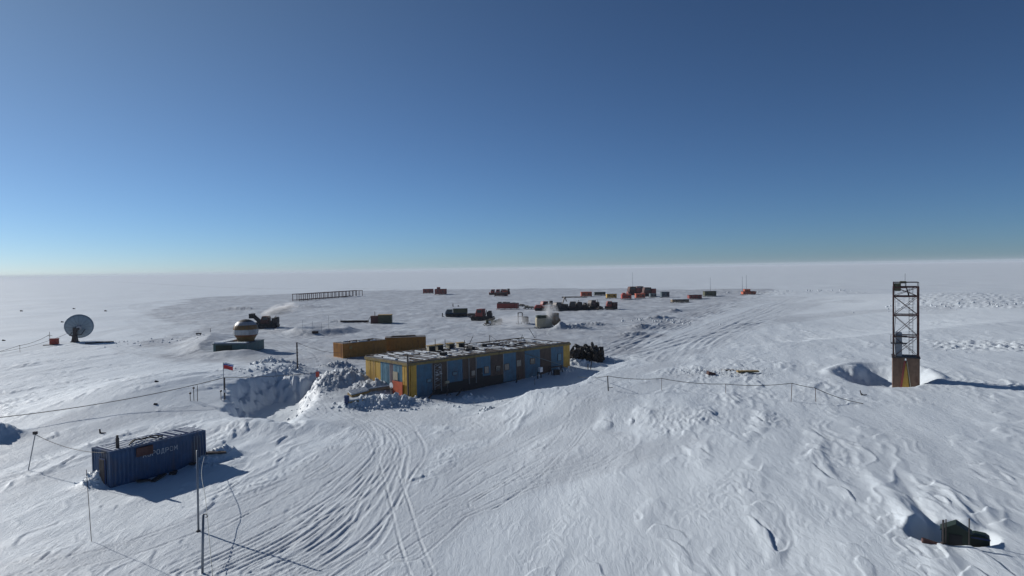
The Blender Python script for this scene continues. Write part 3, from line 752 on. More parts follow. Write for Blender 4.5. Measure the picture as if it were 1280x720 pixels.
for (a, b, m_, zb) in segs:
    x0 = px_to_x(a); x1 = px_to_x(b); n = max(1, round((x1-x0)/1.15)); mb = MB()
    for k in range(n):
        u0 = x0+(x1-x0)*k/n+.015; u1 = x0+(x1-x0)*(k+1)/n-.015
        mb.box(u0, -.02, zb-(.3 if zb < .2 else 0), u1, .148, HB-.32)
        for j in range(1, 4):
            u = u0+(u1-u0)*j/4; mb.box(u-.02, -.045, zb-(.3 if zb < .2 else 0), u+.02, -.021, HB-.32)
    mb.build('wall_panel', m_, ST)
for a in (540, 586, 595, 559, 629): u = px_to_x(a); mb = MB(); mb.box(u-.035, -.07, .3, u+.035, .0, HB-.33); mb.build('joint_strip', 'grey', ST)
for (a, zc, ww, hh, m_) in [(591, 1.6, .6, .6, 'winpale'), (607.5, 1.75, .65, .8, 'winpale'), (633, 1.75, .75, .75, 'winpale'), (648, 2.0, .8, .8, 'winpale'), (699, 2.0, .7, .9, 'panlight'), (536, 1.5, .6, .3, 'panlight'), (622, 1.7, .7, .7, 'glass'), (665, 2.0, .8, .7, 'glass'), (568, 1.9, .6, .35, 'panlight')]:
    u = px_to_x(a); mb = MB(); mb.box(u-ww/2, -.10, zc-hh/2, u+ww/2, -.05, zc+hh/2); wn = mb.build('window', m_, ST)
    mb = MB()
    for (p0, p1) in (((u-ww/2-.05, zc-hh/2-.05), (u+ww/2+.05, zc-hh/2)), ((u-ww/2-.05, zc+hh/2), (u+ww/2+.05, zc+hh/2+.05)), ((u-ww/2-.05, zc-hh/2), (u-ww/2, zc+hh/2)), ((u+ww/2, zc-hh/2), (u+ww/2+.05, zc+hh/2))):
        mb.box(p0[0], -.115, p0[1], p1[0], -.05, p1[1])
    mb.build('window_frame', 'panbrown', wn)
u = px_to_x(599.5); mb = MB(); mb.box(u-.5, -.09, .75, u+.45, -.05, 2.1); dr = mb.build('door', 'black', ST)
mb = MB(); mb.box(u+.3, -.13, 1.3, u+.35, -.1, 1.5); mb.build('handle', 'grey', dr)
# black strip standing in for crawl space shade, then fascia
mb = MB(); mb.box(px_to_x(540), .02, -.7, px_to_x(656), .146, 1.05); mb.build('crawlspace_shade', 'black', ST)
mb = MB(); mb.box(-.12, -.12, HB-.32, LB+.12, .149, HB-.02).box(-.12, .151, HB-.32, .149, WB+.12, HB-.02).box(LB-.149, .151, HB-.32, LB+.12, WB+.12, HB-.02).box(.151, WB-.149, HB-.32, LB-.151, WB+.12, HB-.02)
mb.build('fascia', 'fasc', ST)
# end wall
for (a, b, m_) in [(471.5, 476, 'panyel'), (476, 482, 'panlight'), (482, 487, 'panlight'), (487, 492, 'pangrey'), (492, 497.5, 'panlight'), (497.5, 503, 'panlight'), (503, 511, 'panyel')]:
    y1 = px_to_y(a) if a > 472 else WB; y0 = px_to_y(b) if b < 511 else 0.0; mb = MB()
    mb.box(-.02, y0+.02, -.4, .148, y1-.02, HB-.325)
    for j in range(1, 3):
        u = y0+(y1-y0)*j/3; mb.box(-.045, u-.02, -.4, -.021, u+.02, HB-.33)
    mb.build('wall_panel', m_, ST)
yw = px_to_y(494.5); mb = MB(); mb.box(-.09, yw-.55, 1.6, -.05, yw+.45, 2.6); mb.build('window', 'ply', ST)
# far walls (plain panels round the back)
mb = MB()
n = 24
for k in range(n): u0 = LB*k/n+.02; mb.use(['panblue', 'panbrown'][(k//2) % 2]); mb.box(u0, WB-.148, -.4, u0+LB/n-.04, WB+.02, HB-.325)
n = 8
for k in range(n): u0 = WB*k/n+.02; mb.use(['panyel', 'panblue', 'panblue', 'panbrown', 'panblue', 'panblue', 'panbrown', 'panyel'][k]); mb.box(LB-.148, u0, -.4, LB+.02, u0+WB/n-.04, HB-.325)
mb.build('rear_wall_panel', None, ST)
rf = MB(); rf.box(-.05, -.05, HB-.018, LB+.05, WB+.05, HB+.06); rf = rf.build('roof', 'roof', ST)
mb = MB()
k = 0; x = .5
xs_ = []
while x < LB-.4:
    if x < 17 or random.random() < .3: mb.box(x, .25, HB+.062, x+.12, WB-.3, HB+.17+random.uniform(0, .06))
    xs_.append(x); x += random.uniform(.75, 1.1)
mb.build('roof_batten', 'woodd', rf)
mb = MB()
for i in range(len(xs_)-1):
    a_, b_ = xs_[i]+.13, xs_[i+1]-.02; y = random.uniform(.15, 1.2)
    while y < WB-1:
        l = random.uniform(1.2, 4.5); y1 = min(y+l, WB-.35)
        wv = (b_-a_)*(random.uniform(.3, .6) if a_ < 15 else random.uniform(.4, .95)); o_ = random.uniform(0, (b_-a_)-wv)
        mb.box(a_+o_, y, HB+.061, a_+o_+wv, y1, HB+.10+random.uniform(0, .06)); y = y1+random.uniform(.1, 1.2)
mb.build('roof_snow', 'snowp', rf, bevel=.02)
mb = MB(); x = .7
for k in range(110):
    x = random.uniform(.2, LB-.8); y = random.uniform(.2, WB-2); dens = 1 if x < 15 else .6
    if random.random() > dens: continue
    l = random.uniform(.6, 3.2) if x < 15 else random.uniform(.4, 1.6); wv = random.uniform(.15, .45)
    l = min(l, WB-.2-y)
    mb.box(x, y, HB+.061, x+wv, y+l, HB+.13+random.uniform(0, .12))
for k in range(50):
    x = random.uniform(14, LB-2); y = random.uniform(3, WB-.8); mb.box(x, y, HB+.061, x+random.uniform(.5, 1.8), y+random.uniform(.2, .6), HB+.1+random.uniform(0, .12))
mb.build('roof_snow', 'snowp', rf, bevel=.03)
mb = MB(); mb.box(0, WB-.12, HB+.062, LB, WB, HB+.20).box(0, 0, HB+.062, LB, .10, HB+.16); mb.build('roof_edge_board', 'wood', rf)
# things standing on the roof
ycam = WB-1.2
for i, a in enumerate([(539, 439), (549, 437.5), (563, 436), (576, 435)]):
    d = ray(*a); t = (HB+.1-CAMZ)/d.z; p = Vector((d.x*t, d.y*t, HB+.06))
    t = empty('vent_box', p, ang, ['cream ventilator box on the station roof, nearest the end wall', 'cream ventilator box second from the end wall on the roof', 'cream ventilator box third from the end wall on the roof', 'cream ventilator box fourth from the end wall on the roof'][i], 'vent', 'ventilator boxes on the station roof')
    t.rotation_euler.z = ang+random.uniform(-.2, .2)
    mb = MB(); mb.use('ply').box(-.5, -.35, .0, .4, .35, .75).use('black').box(.4, -.33, .05, .46, .33, .70).use('black').box(-.45, -.38, .1, .38, -.351, .66); mb.build('box_body', None, t)
    mb = MB(); mb.box(-.6, -.45, .752, .52, .45, .83); mb.build('lid', 'woody', t)
for i, (a, py, h, ln) in enumerate([(511.2, 471, 0, 0), (544.2, 440, 1.7, 0), (556.5, 438, 1.5, 0), (568, 438, 1.0, 0), (580.7, 437, 1.3, 0), (612, 428, 1.1, 0), (651, 425.5, .9, .25), (586, 431, 1.2, .6), (668.5, 422, 1.5, -.9)]):
    if i == 0:
        p = onst(-.25, -.15, -.3); top = Vector((0, 0, 5.2)); rr = .10; lab = 'dark mast standing at the near ochre corner of the station'
    else:
        d = ray(a, py); t = (HB+.1-CAMZ)/d.z; p = Vector((d.x*t, d.y*t, HB+.06)); top = Vector((ln, 0, h)); rr = .045
        lab = ['', 'tallest upright aerial on the station roof between the first two vent boxes', 'upright aerial on the roof between the second and third vent boxes', 'short aerial between the third and fourth vent boxes', 'upright aerial just behind the fourth vent box',
               'aerial with cross wires at the middle of the station roof', 'slightly tilted short aerial on the right half of the roof', 'tilted aerial right of the fourth vent box', 'strongly leaning bar at the right end of the station roof'][i]
    t = empty('roof_mast', p, 0, lab, 'mast', 'masts on the station roof')
    mb = MB(); mb.tube([(0, 0, 0), top], rr, 6); mb.build('mast_shaft', 'iron', t)
    if i: mb = MB(); mb.box(-.12, -.12, 0, .12, .12, .05); mb.build('foot_plate', 'iron', t)
    if i == 5:
        cable('guy_wire', [p+top, onst(18.0, 5.2, HB+.15)], .022, 'cable', 'thin wire running left and down from the aerial on the roof', 'guy wires on the roof')
        cable('guy_wire', [p+top, p+Vector((1.3, .4, .1))], .022, 'cable', 'short steep wire on the right of the roof aerial', 'guy wires on the roof')
for i in range(9):
    x = random.uniform(13.5, LB-4.5); y = random.uniform(1.5, WB-2); l = random.uniform(2, 4.2)
    mb = MB(); mb.box(-l/2, -.05, 0, l/2, .05, .1); o = mb.build('timber_beam', 'woodd')
    p = onst(x, y, HB+.17); o.location = p; o.rotation_euler = (0, random.uniform(-.06, .06), ang+random.uniform(-.4, .4)); tag(o, 'loose dark timber beam among many on the snowy right half of the station roof', 'timber', 'loose beams on the station roof')
for i in range(7):
    x = random.uniform(4, 17); y = random.uniform(1.5, WB-2); s = random.uniform(.25, .5)
    mb = MB(); mb.box(-s, -s*.6, 0, s, s*.6, s*.9); o = mb.build('junk_crate', 'black', bevel=.05)
    o.location = onst(x, y, HB+.14); o.rotation_euler = (0, 0, random.uniform(0, 3)); tag(o, 'small black crate among several on the left half of the station roof', 'crate', 'black crates on the station roof')
# boards at end wall, objects along the facade
p = onst(-.22, px_to_y(498), .2)
t = empty('notice_board', p, ang+math.pi/2, 'orange red board leaning on the station end wall under the window', 'board')
mb = MB(); mb.box(-1.2, .0, -.3, .9, .06, 1.35); mb.build('board_face', 'orred', t)
p = onst(-.9, px_to_y(497), .2); p.z = .35
t = empty('sign_disc', p, ang+math.pi/2, 'white round disc on a short stake before the orange board', 'sign')
mb = MB(); mb.lathe([(.02, -.03), (.36, -.03), (.36, .03), (.02, .03)], (0, 0, .75), 20, Matrix.Rotation(math.pi/2, 4, 'X')); mb.build('disc', 'white', t)
mb = MB(); mb.box(-.04, .03, -.5, .04, .07, .6); mb.build('stake', 'wood', t)
p = onst(px_to_x(546), -.25, 0); t = empty('fitting_rack', p, ang, 'grey lattice rack hung with pale fittings on the brown panel of the facade', 'rack')
mb = MB(); 
for k in range(5): mb.bar((-.45, 0, .6+k*.6), (.45, 0, 1.0+k*.6), .05); mb.bar((.45, 0, .6+k*.6), (-.45, 0, 1.0+k*.6), .05)
mb.bar((-.5, 0, .1), (-.5, 0, 3.3), .07); mb.bar((.5, 0, .1), (.5, 0, 3.3), .07); mb.build('lattice', 'grey', t)
for k in range(7): mb = MB(); x = random.uniform(-.4, .3); z = random.uniform(1.4, 3.0); mb.box(x, -.14, z, x+.3, -.04, z+.12); mb.build('fitting', 'silver', t)
p = onst(px_to_x(553), -.9, 0); p.z = gz(p.x, p.y)
t = empty('lamp_stand', p, ang, 'pale lamp head on a dark stand beside the lattice rack', 'lamp')
mb = MB(); mb.tube([(0, 0, -.2), (0, 0, 1.45)], .05, 6).bar((0, 0, .9), (.6, .1, -.1), .05).bar((0, 0, .9), (-.4, -.3, -.1), .05); mb.build('stand', 'iron', t)
mb = MB(); mb.box(-.28, -.15, 1.45, .25, .15, 1.75); mb.build('lamp_head', 'ply', t, bevel=.04)
for (a, off, l, tz, lab) in [(530, 1.2, 2.4, .45, 'slanting dark beam leaning on the blue panels near the station corner'), (563, 1.6, 2.6, .2, 'dark beam lying askew in the shaded snow before the facade'), (640, .9, 2.2, .5, 'dark beam leaning against the facade below the blue panel with window')]:
    p = onst(px_to_x(a), -off, 0); p.z = gz(p.x, p.y)+.15; mb = MB(); mb.box(-l/2, -.07, 0, l/2, .07, .12)
    o = mb.build('timber_beam', 'woodd'); o.location = p; o.rotation_euler = (0, -tz, ang+random.uniform(-.3, .3)+.3); tag(o, lab, 'timber', 'beams before the facade')
# pale box on a pair of posts
p = onst(px_to_x(664), -1.6, 0); p.z = gz(p.x, p.y)
t = empty('meter_box', p, ang, 'pale box on two dark legs in the shade before the station wall', 'box')
mb = MB(); mb.box(-.05, -.2, .8, .45, .2, 1.45); mb.build('box_body', 'white', t, bevel=.03)
for x in (-.35, .25): mb = MB(); mb.box(x-.06, -.06, -.3, x+.06, .06, .85); mb.build('leg', 'black', t)
mb = MB(); mb.box(-.42, -.08, .70, .30, .08, .799); mb.build('shelf', 'black', t)
p = onst(px_to_x(688), -1.0, 0); p.z = gz(p.x, p.y)
t = empty('sawhorse', p, ang, 'low dark trestle stand in the snow by the blue end panel', 'trestle')
mb = MB(); mb.box(-1.4, -.1, .9, 1.4, .1, 1.02); mb.build('top_beam', 'woodd', t)
for sx in (-1.1, 1.1):
    for sy in (-.4, .4): mb = MB(); mb.bar((sx, sy, -.2), (sx, 0, .95), .09); mb.build('leg', 'woodd', t)
o = MB(); o.box(-.5, -.3, 0, .4, .3, .8); o = o.build('junk_crate', 'black', bevel=.05); p = onst(px_to_x(685), -1.7, 0); p.z = gz(p.x, p.y)-.1; o.location = p; tag(o, 'black crate on the snow left of the low trestle stand', 'crate')
cable('stay_wire', [onst(px_to_x(656), -.15, 3.2), onst(px_to_x(697), -.6, 1.0)], .04, 'cableg', 'pale stay wire slanting down across the blue facade panels')

# ------------------------------------------------------------------ heap of drums and tyres
base = hit(732, 449)
dproto = None
dr_lab = 'grimy black oil drum among the many in the heap beyond the station end'
for k in range(100):
    u = random.random(); v = random.random()
    lay = int(random.random()*3.2)
    x = -3.6+7.0*u; y = -2.2+4.4*v
    if lay > 2.2-1.8*abs(u-.35): lay = 0
    if dproto is None:
        o = drum_mb().build('oil_drum', 'drum'); dproto = o
        tag(o, dr_lab, 'drum', 'black drums in the heap')
    else: o = dproto.copy(); COL.objects.link(o)
    px_, py_ = base.x+x*.8, base.y+x*.45+y
    o.location = (px_, py_, gz(px_, py_)+lay*.62+.25)
    o.rotation_euler = (random.choice([0, math.pi/2])+random.uniform(-.5, .5), random.uniform(-.6, .6), random.uniform(0, 6)); s = random.uniform(.85, 1.2); o.scale = (s, s, s)
tproto = None
for k in range(26):
    if tproto is None:
        mb = MB(); mb.lathe([(.28, -.10), (.45, -.13), (.52, -.08), (.52, .08), (.45, .13), (.28, .10), (.28, -.10)], n=18); tproto = o = mb.build('tyre', 'black', smooth=False)
        tag(o, 'worn black tyre lying on the drum heap beyond the station end', 'tyre', 'tyres on the drum heap')
    else: o = tproto.copy(); COL.objects.link(o)
    x = random.uniform(-3.6, 4.0); y = random.uniform(-2.4, 1.5); px_, py_ = base.x+x*.8, base.y+x*.45+y
    o.location = (px_, py_, gz(px_, py_)+random.choice([.3, 1.0, 1.6, 2.0])*(1 if x < 2.4 else .5)); o.rotation_euler = (random.uniform(0, 1.6), random.uniform(-.5, .5), random.uniform(0, 6))
for (px, py, h, ln, lab) in [(735, 461, .8, 0, 'short dark stake, left of two in the shaded snow by the drum heap'), (738, 461, 1.3, .2, 'taller dark stake, right of two in the shaded snow by the drum heap')]:
    p = on(px, py); t = empty('marker_stake', p, 0, lab, 'stake'); mb = MB(); mb.tube([(0, 0, -.2), (ln, 0, h)], .07, 6); mb.build('stake_shaft', 'black', t)

# ------------------------------------------------------------------ ochre containers behind the station
def place_box(t, a, b, z=None):
    d = (b-a).to_2d(); t.rotation_euler = (0, 0, math.atan2(d.y, d.x)); t.location = (a.x, a.y, (gz(a.x, a.y)+gz(b.x, b.y))/2-.12 if z is None else z)
a = Vector((*flat(428.7, 447.6), 0)); b = Vector((*flat(483.5, 441.6), 0)); L1 = (b-a).length
C1 = container('cabin_container', L1, 3.4, 2.5, 'orange', 'ochre corrugated cabin container, nearer one with a pale vent and orange end', 'container'); place_box(C1, a, b, -.08)
tag(C1, group='ochre containers behind the station')
mb = MB(); mb.box(.05, .05, 2.46, L1-.05, 3.35, 2.53); r1 = mb.build('roof', 'roof', C1)
for k in range(12): mb = MB(); x = random.uniform(.2, L1-1.6); y = random.uniform(.2, 2.6); mb.box(x, y, 2.531, x+random.uniform(.4, 1.4), y+random.uniform(.3, .7), 2.6+random.uniform(0, .1)); mb.build('roof_snow', 'snowp', r1, bevel=.02)
mb = MB(); mb.box(1.2, -.05, 1.5, 1.75, .01, 1.95); mb.build('vent', 'woody', C1)
a2 = Vector((*flat(481.0, 422.6, 2.42), 0)); b2_ = Vector((*flat(532.3, 421, 2.42), 0)); L2 = (b2_-a2).length
C2 = container('cabin_container', L2, 3.0, 2.5, 'orange', 'ochre corrugated cabin container, farther one half hidden by the station roof', 'container'); place_box(C2, a2, b2_, -.08)
tag(C2, group='ochre containers behind the station')
mb = MB(); mb.box(.05, .05, 2.46, L2-.05, 2.95, 2.53); mb.build('roof', 'roof', C2)
for k, (c, x, y, l, rz) in enumerate([(C1, 3.0, 1.5, 2.2, .2), (C1, 5.2, 1.0, 2.0, -.2), (C1, 6.6, 1.8, 1.6, .1), (C2, 2.8, 1.2, 3.6, .06), (C2, 4.6, 1.6, 2.0, -.1)]):
    mb = MB(); mb.box(-l/2, -.2, 0, l/2, .2, .14).box(-l/2+.3, .22, 0, l/2-.2, .5, .2); o = mb.build('plank', 'woodd')
    Mc = Matrix.Translation(c.location) @ Matrix.Rotation(c.rotation_euler.z, 4, 'Z')
    o.location = Mc @ Vector((x, y, 2.54)); o.rotation_euler = (0, 0, c.rotation_euler.z+rz)
    tag(o, 'loose dark planks on the roof of the nearer ochre container' if c == C1 else 'loose dark planks on the roof of the farther ochre container', 'plank', 'planks on the ochre containers')

# ------------------------------------------------------------------ dish antenna
bd = on(94.5, 428.5, .1); Yd = bd.y
t = empty('dish_antenna', bd, 0, 'large round satellite dish seen from behind on a dark pedestal', 'antenna')
cpt = at_depth(98.8, 408.5, Yd+.9)-bd
Rm = 2.8
nrm = Vector((-.46, .80, .30)).normalized()     # looks away and right
qd = nrm.to_track_quat('Z', 'Y').to_matrix().to_4x4()
mb = MB(); prof = [(r, .20*r*r/ (Rm*Rm) * 4.2) for r in [0.02, .4, .8, 1.2, 1.6, 2.0, 2.4, 2.8, Rm]]
prof = [(r, z) for r, z in prof]+[(Rm, .84+.06), (Rm-.1, .84+.06)]+[(r, z+.05) for r, z in prof[-2::-1]]
mb.lathe(prof, (0,0,0), 48, Matrix.Translation(cpt) @ qd @ Matrix.Translation((0, 0, -.5))); rfl = mb.build('reflector', 'dish', t, smooth=True)
mb = MB()
for k in range(16):
    an = 2*math.pi*k/16; ps = [Matrix.Translation(cpt) @ qd @ Vector((r*math.cos(an), r*math.sin(an), -.5+.84*r*r/(Rm*Rm)-.04)) for r in (.5, 1.2, 2.0, Rm)]
    mb.tube(ps, .03, 4)
mb.build('rib', 'grey', rfl)
mb = MB(); fpnt = Matrix.Translation(cpt) @ qd @ Vector((0, 0, 2.2))
for k in range(3): an = 2*math.pi*k/3+.5; mb.tube([Matrix.Translation(cpt) @ qd @ Vector((2.6*math.cos(an), 2.6*math.sin(an), .2)), fpnt], .04, 5)
mb.build('feed_strut', 'grey', rfl)
mb = MB(); mb.lathe([(.05, -.9), (.45, -.85), (.6, -.5), (.6, -.45)], (0, 0, 0), 16, Matrix.Translation(cpt) @ qd, True); mb.build('hub', 'silver', t)
q = Matrix.Translation(cpt) @ qd @ Vector((0, 0, -.9))
mb = MB(); mb.box(-.9, -.5, 0, .6, .5, .25); mb.box(-.55, -.3, .25, .3, .3, q.z-1.6); mb.prism([(-.75, .2), (.5, .2), (.18, 1.6), (-.42, 1.6)], -.36, .36); mb.build('pedestal', 'iron', t)
mb = MB(); mb.box(-.38, -.25, q.z-1.6, .28, .35, q.z+.2); mb.bar((-.1, 0, q.z-.6), q+Vector((0, .2, 0)), .5); mb.bar((-1.3, 0, q.z-1.55), (1.3, .2, q.z-1.35), .16); mb.bar((-1.2, 0, q.z-1.5), cpt+Vector((-1.2, 0, -.6)), .1); mb.bar((1.2, .1, q.z-1.4), cpt+Vector((1.2, .2, -.6)), .1); mb.build('mount', 'iron', t)
p = on(68, 431, .05); t = empty('equipment_box', p, .1, 'small red equipment box left of the satellite dish', 'box')
mb = MB(); mb.box(-.75, -.5, .1, .75, .5, 1.25); mb.build('box_body', 'red', t, bevel=.03); mb = MB(); mb.box(-.8, -.55, 1.251, .8, .55, 1.33); mb.build('lid', 'redd', t)
mb = MB()
for s in (-.5, .4): mb.box(s, -.45, -.2, s+.12, .45, .1)
mb.build('skid', 'iron', t)
p = on(62.5, 430, .05); t = empty('cross_mast', p, 0, 'thin mast with a crossbar beside the red equipment box', 'mast')
mb = MB(); mb.tube([(0, 0, -.2), (0, 0, 2.6)], .05, 6); mb.build('mast_shaft', 'iron', t); mb = MB(); mb.box(-.55, -.03, 1.7, .55, .03, 1.78); mb.build('crossbar', 'iron', t)
p0 = on(25, 441, .1); t = empty('cable_post', p0, 0, 'thin cable post between picture edge and red equipment box', 'post')
mb = MB(); mb.tube([(0, 0, -.3), (0, 0, 1.5)], .04, 6); mb.build('post_shaft', 'wood', t); mb = MB(); mb.box(-.14, -.03, 1.42, .14, .03, 1.5); mb.build('crosspiece', 'wood', t)
tp = p0+Vector((0, 0, 1.45)); e1 = at_depth(84, 417, Yd)
cable('power_cable', sag(at_depth(-40, 446, 118), tp, .3)+sag(tp, p+Vector((0, 0, 2.0)), .35)[1:], .04, 'cable', 'black cable running from the left edge over a thin post to the dish', 'black power cables over the snow')
cable('power_cable', sag(at_depth(-40, 443, 121), e1, 1.0), .035, 'cable', 'upper one of two black cables climbing to the satellite dish', 'black power cables over the snow')
mb = MB(); pp_ = on(61, 432, 0); mb.box(-1.0, -.3, -.05, 1.0, .3, .12); o = mb.build('plank', 'woodd'); o.location = pp_; o.rotation_euler = (0, 0, .3); tag(o, 'dark planks on the snow left of the red equipment box', 'plank')
for k, (px, py, l) in enumerate([(122, 429.5, 5.0), (131, 428.8, 3.5)]):
    mb = MB(); mb.box(-l/2, -.2, -.05, l/2, .2, .2).box(-l/2+.7, .25, -.05, l/2-.3, .5, .12); o = mb.build('plank', 'woodd'); o.location = on(px, py, 0); o.rotation_euler = (0, 0, .05+.1*k); tag(o, ['long dark beam on the snow beside the dish shadow', 'shorter dark beam behind the dish shadow'][k], 'plank')
for (px, py, lab) in [(28, 389, 'far marker drum, leftmost on the distant plain'), (93.5, 386, 'far marker drum beyond the top of the dish'), (133, 389, 'far marker drum right of the dish'), (79, 401.5, 'far marker drum just left of the dish'), (6, 425, 'tiny marker drum at the left picture edge'), (197, 477, 'small dark marker lying on the open snow field'), (196, 506, 'small dark marker on the snow above the blue container')]:
    o = dproto.copy(); COL.objects.link(o); p = on(px, py, .05); o.location = p; s = p.y/330+.25; o.scale = (s, s, s); tag(o, lab, 'drum', 'marker drums on the plain')
p = on(125.5, 542, .05); t = empty('snow_stump', p, 0, 'small dark stump poking from snow behind the blue container', 'stump')
mb = MB(); mb.tube([(0, 0, -.1), (-.05, 0, .45)], .07, 6).bar((0, 0, .1), (.45, .1, .05), .1); mb.build('stump_body', 'woodd', t)

# ------------------------------------------------------------------ banded radome on its hut
Yr = 128.0
c = at_depth(307.2, 412.0, Yr); c.z = max(c.z, 0)
rad = 14.9/FPX*Yr
zb = c.z-rad*.95
HR = empty('hut', (c.x, c.y, zb), -.05, 'blue green hut sunk in a snow mound under the striped dome', 'hut')
px2m = Yr/FPX
mb = MB(); mb.box(-3.9, -4.9, -2.6, 15*px2m, 2.8, -.12); mb.build('wall', 'teal', HR)
mb = MB(); mb.box(-4.0, -5.05, -.118, 15.4*px2m, 2.95, .0); hr_ = mb.build('roof', 'slate', HR); mb = MB(); mb.box(-3.9, -4.9, .003, -2.0, 2.6, .28).box(-2.1, -4.8, .003, 15*px2m-.2, -3.2, .16); mb.build('roof_snow', 'snowp', hr_, bevel=.08)
mb = MB(); mb.box(-3.4, -4.98, -1.7, -.4, -4.91, -.25); mb.build('dark_panel', 'green', HR)
RD = empty('radome', (c.x, c.y, zb), 0, 'round radome striped silver, ochre and white on a blue green hut', 'dome')
def bandprof(z0, z1, n=7):
    out = []
    for k in range(n+1):
        z = z0+(z1-z0)*k/n; out.append((rad*math.sqrt(max(0.0004, 1-min(1, abs(z))**2)), z*rad+rad*.95))
    return out
def band(name, z0, z1, m_, bulge=0):
    mb = MB(); mb.lathe([(r+bulge, z) for r, z in bandprof(z0, z1)], n=40); return mb.build(name, m_, RD, smooth=True)
RD.scale = (1, 1, .94)
band('cap', .80, 1.0, 'iron', .0); band('upper_shell', .50, .80, 'silver', .01); band('ochre_band', .10, .50, 'ochre', 0.0); band('white_band', -.36, .10, 'palew', .012); band('red_brown_band', -.50, -.36, 'brick', .0)
mb = MB(); mb.lathe([(rad*.86, rad*.45), (rad*.70, .16*rad), (rad*.68, 0.0)], n=28); mb.build('base_skirt', 'ochre', RD, smooth=True)
mb = MB()
for k in range(20):
    an = 2*math.pi*k/20; ps = [(math.cos(an)*r, math.sin(an)*r, z) for r, z in bandprof(-.5, .8, 12)]
    mb.tube([(x*1.004, y*1.004, z) for x, y, z in ps], .018, 4)
mb.build('seam_rib', 'slate', RD)
p = on(250, 419, .05); t = empty('survey_stand', p, 0, 'small dark stand on the snow left of the striped dome', 'stand')
mb = MB(); mb.box(-.9, -.2, .3, .3, .2, .6); mb.build('stand_top', 'iron', t)
for x in (-.7, .1): mb = MB(); mb.box(x-.05, -.1, -.2, x+.05, .1, .3); mb.build('leg', 'iron', t)
p = on(263, 415, .05); t = empty('marker_stake', p, 0, 'short dark stake between small stand and striped dome', 'stake'); mb = MB(); mb.tube([(0, 0, -.2), (0, 0, .9)], .07, 6); mb.build('stake_shaft', 'iron', t)

# ------------------------------------------------------------------ trestle rack
a = on(374, 376, .1); bq = on(453, 370, .1)
dv = bq-a; Lr = dv.to_2d().length; an = math.atan2(dv.y, dv.x)
t = empty('pipe_trestle', a, an, 'long low rack of rusty posts and rails on the distant snow', 'rack')
zt = 8.5/FPX*a.y
rise = dv.z/Lr
for k in range(18):
    x = Lr*k/17; z0 = gz(*(a+Vector((math.cos(an)*x, math.sin(an)*x, 0))).to_2d())-a.z
    for y in (0, 4.0):
        mb = MB(); mb.box(x-.12, y-.12, z0-.4, x+.12, y+.12, zt); mb.build('post', 'rust', t)
for y in (0, 4.0):
    mb = MB(); mb.box(-.2, y-.15, zt, Lr+.2, y+.15, zt+.3); mb.build('rail', 'rust', t)
mb = MB(); mb.box(0, -.1, .5, Lr*.82, .1, .8); mb.box(0, 3.9, .5, Lr*.9, 4.1, .8); mb.build('lower_rail', 'rust', t)

# ------------------------------------------------------------------ tracked vehicles
def runners(t, L, W, h=.5, m_='iron'):
    for y in (.25, W-.45):
        mb = MB(); mb.prism([(-.3, .35), (0, 0), (L, 0), (L+.3, .35), (L+.1, .4), (L-.1, .14), (.1, .14), (-.15, .42)], y, y+.2); 
        for k in range(4): x = .4+(L-.8)*k/3; mb.box(x-.07, y+.03, .14, x+.07, y+.17, h)
        mb.build('runner', m_, t)
def tractor(name, label, L, m_body, m_cab, cab=(0.05, .42), load=None, group=None, cat='tractor', cabh=1.5):
    t = empty(name, (0,0,0), 0, label, cat, group)
    W = 2.9
    for y in (0, W-.55):
        mb = MB(); mb.prism([(0, .65), (.35, .1), (.8, 0), (L-.8, 0), (L-.35, .1), (L, .65), (L-.35, 1.1), (.35, 1.1)], y, y+.55); tr = mb.build('track', 'black', t)
        mb = MB()
        for k in range(5): mb.lathe([(.02, -.04), (.30, -.04), (.33, 0), (.30, .04), (.02, .04)], (.8+(L-1.6)*k/4, (y-.03 if y == 0 else y+.58), .42), 12, Matrix.Rotation(math.pi/2, 4, 'X'))
        mb.build('road_wheel', 'iron', tr)
    mb = MB(); mb.box(.1, .35, .55, L-.1, W-.35, 1.25); mb.box(.0, .6, .8, .5, W-.6, 1.5); mb.build('hull', m_body, t, bevel=.05)
    x0, x1 = L*cab[0], L*cab[1]
    mb = MB(); mb.prism([(x0, 1.25), (x1, 1.25), (x1, 1.25+cabh), (x0+.35, 1.25+cabh), (x0, 1.25+cabh*.5)], .3, W-.3); cb = mb.build('cab', m_cab, t, bevel=.05)
    for y in (.26, W-.31): mb = MB(); mb.box(x0+.5, y, 1.25+cabh*.5, x1-.25, y+.05, 1.25+cabh*.88); mb.build('side_window', 'glass', cb)
    mb = MB(); mb.tube([(x1+.15, .6, 1.2), (x1+.15, .6, 1.35+cabh)], .08, 8); mb.build('exhaust', 'iron', t)
    if load: load(t, x1, L, W)
    for y in (.6, W-.6):
        mb = MB(); mb.lathe([(.02, -.05), (.13, -.05), (.13, .05), (.02, .05)], (-.02, y, 1.25), 10, Matrix.Rotation(math.pi/2, 4, 'Y')); mb.build('headlight', 'white', t)
    return t
def ld_box(m_, h=1.5):
    def f(t, x1, L, W):
        mb = MB(); mb.box(x1+.35, .15, 1.26, L-.05, W-.15, 1.26+h); mb.build('cargo_box', m_, t, bevel=.05)
        mb = MB(); mb.box(x1+.30, .1, 1.262+h, L, W-.1, 1.34+h); mb.build('box_roof', 'snowp', t)
    return f
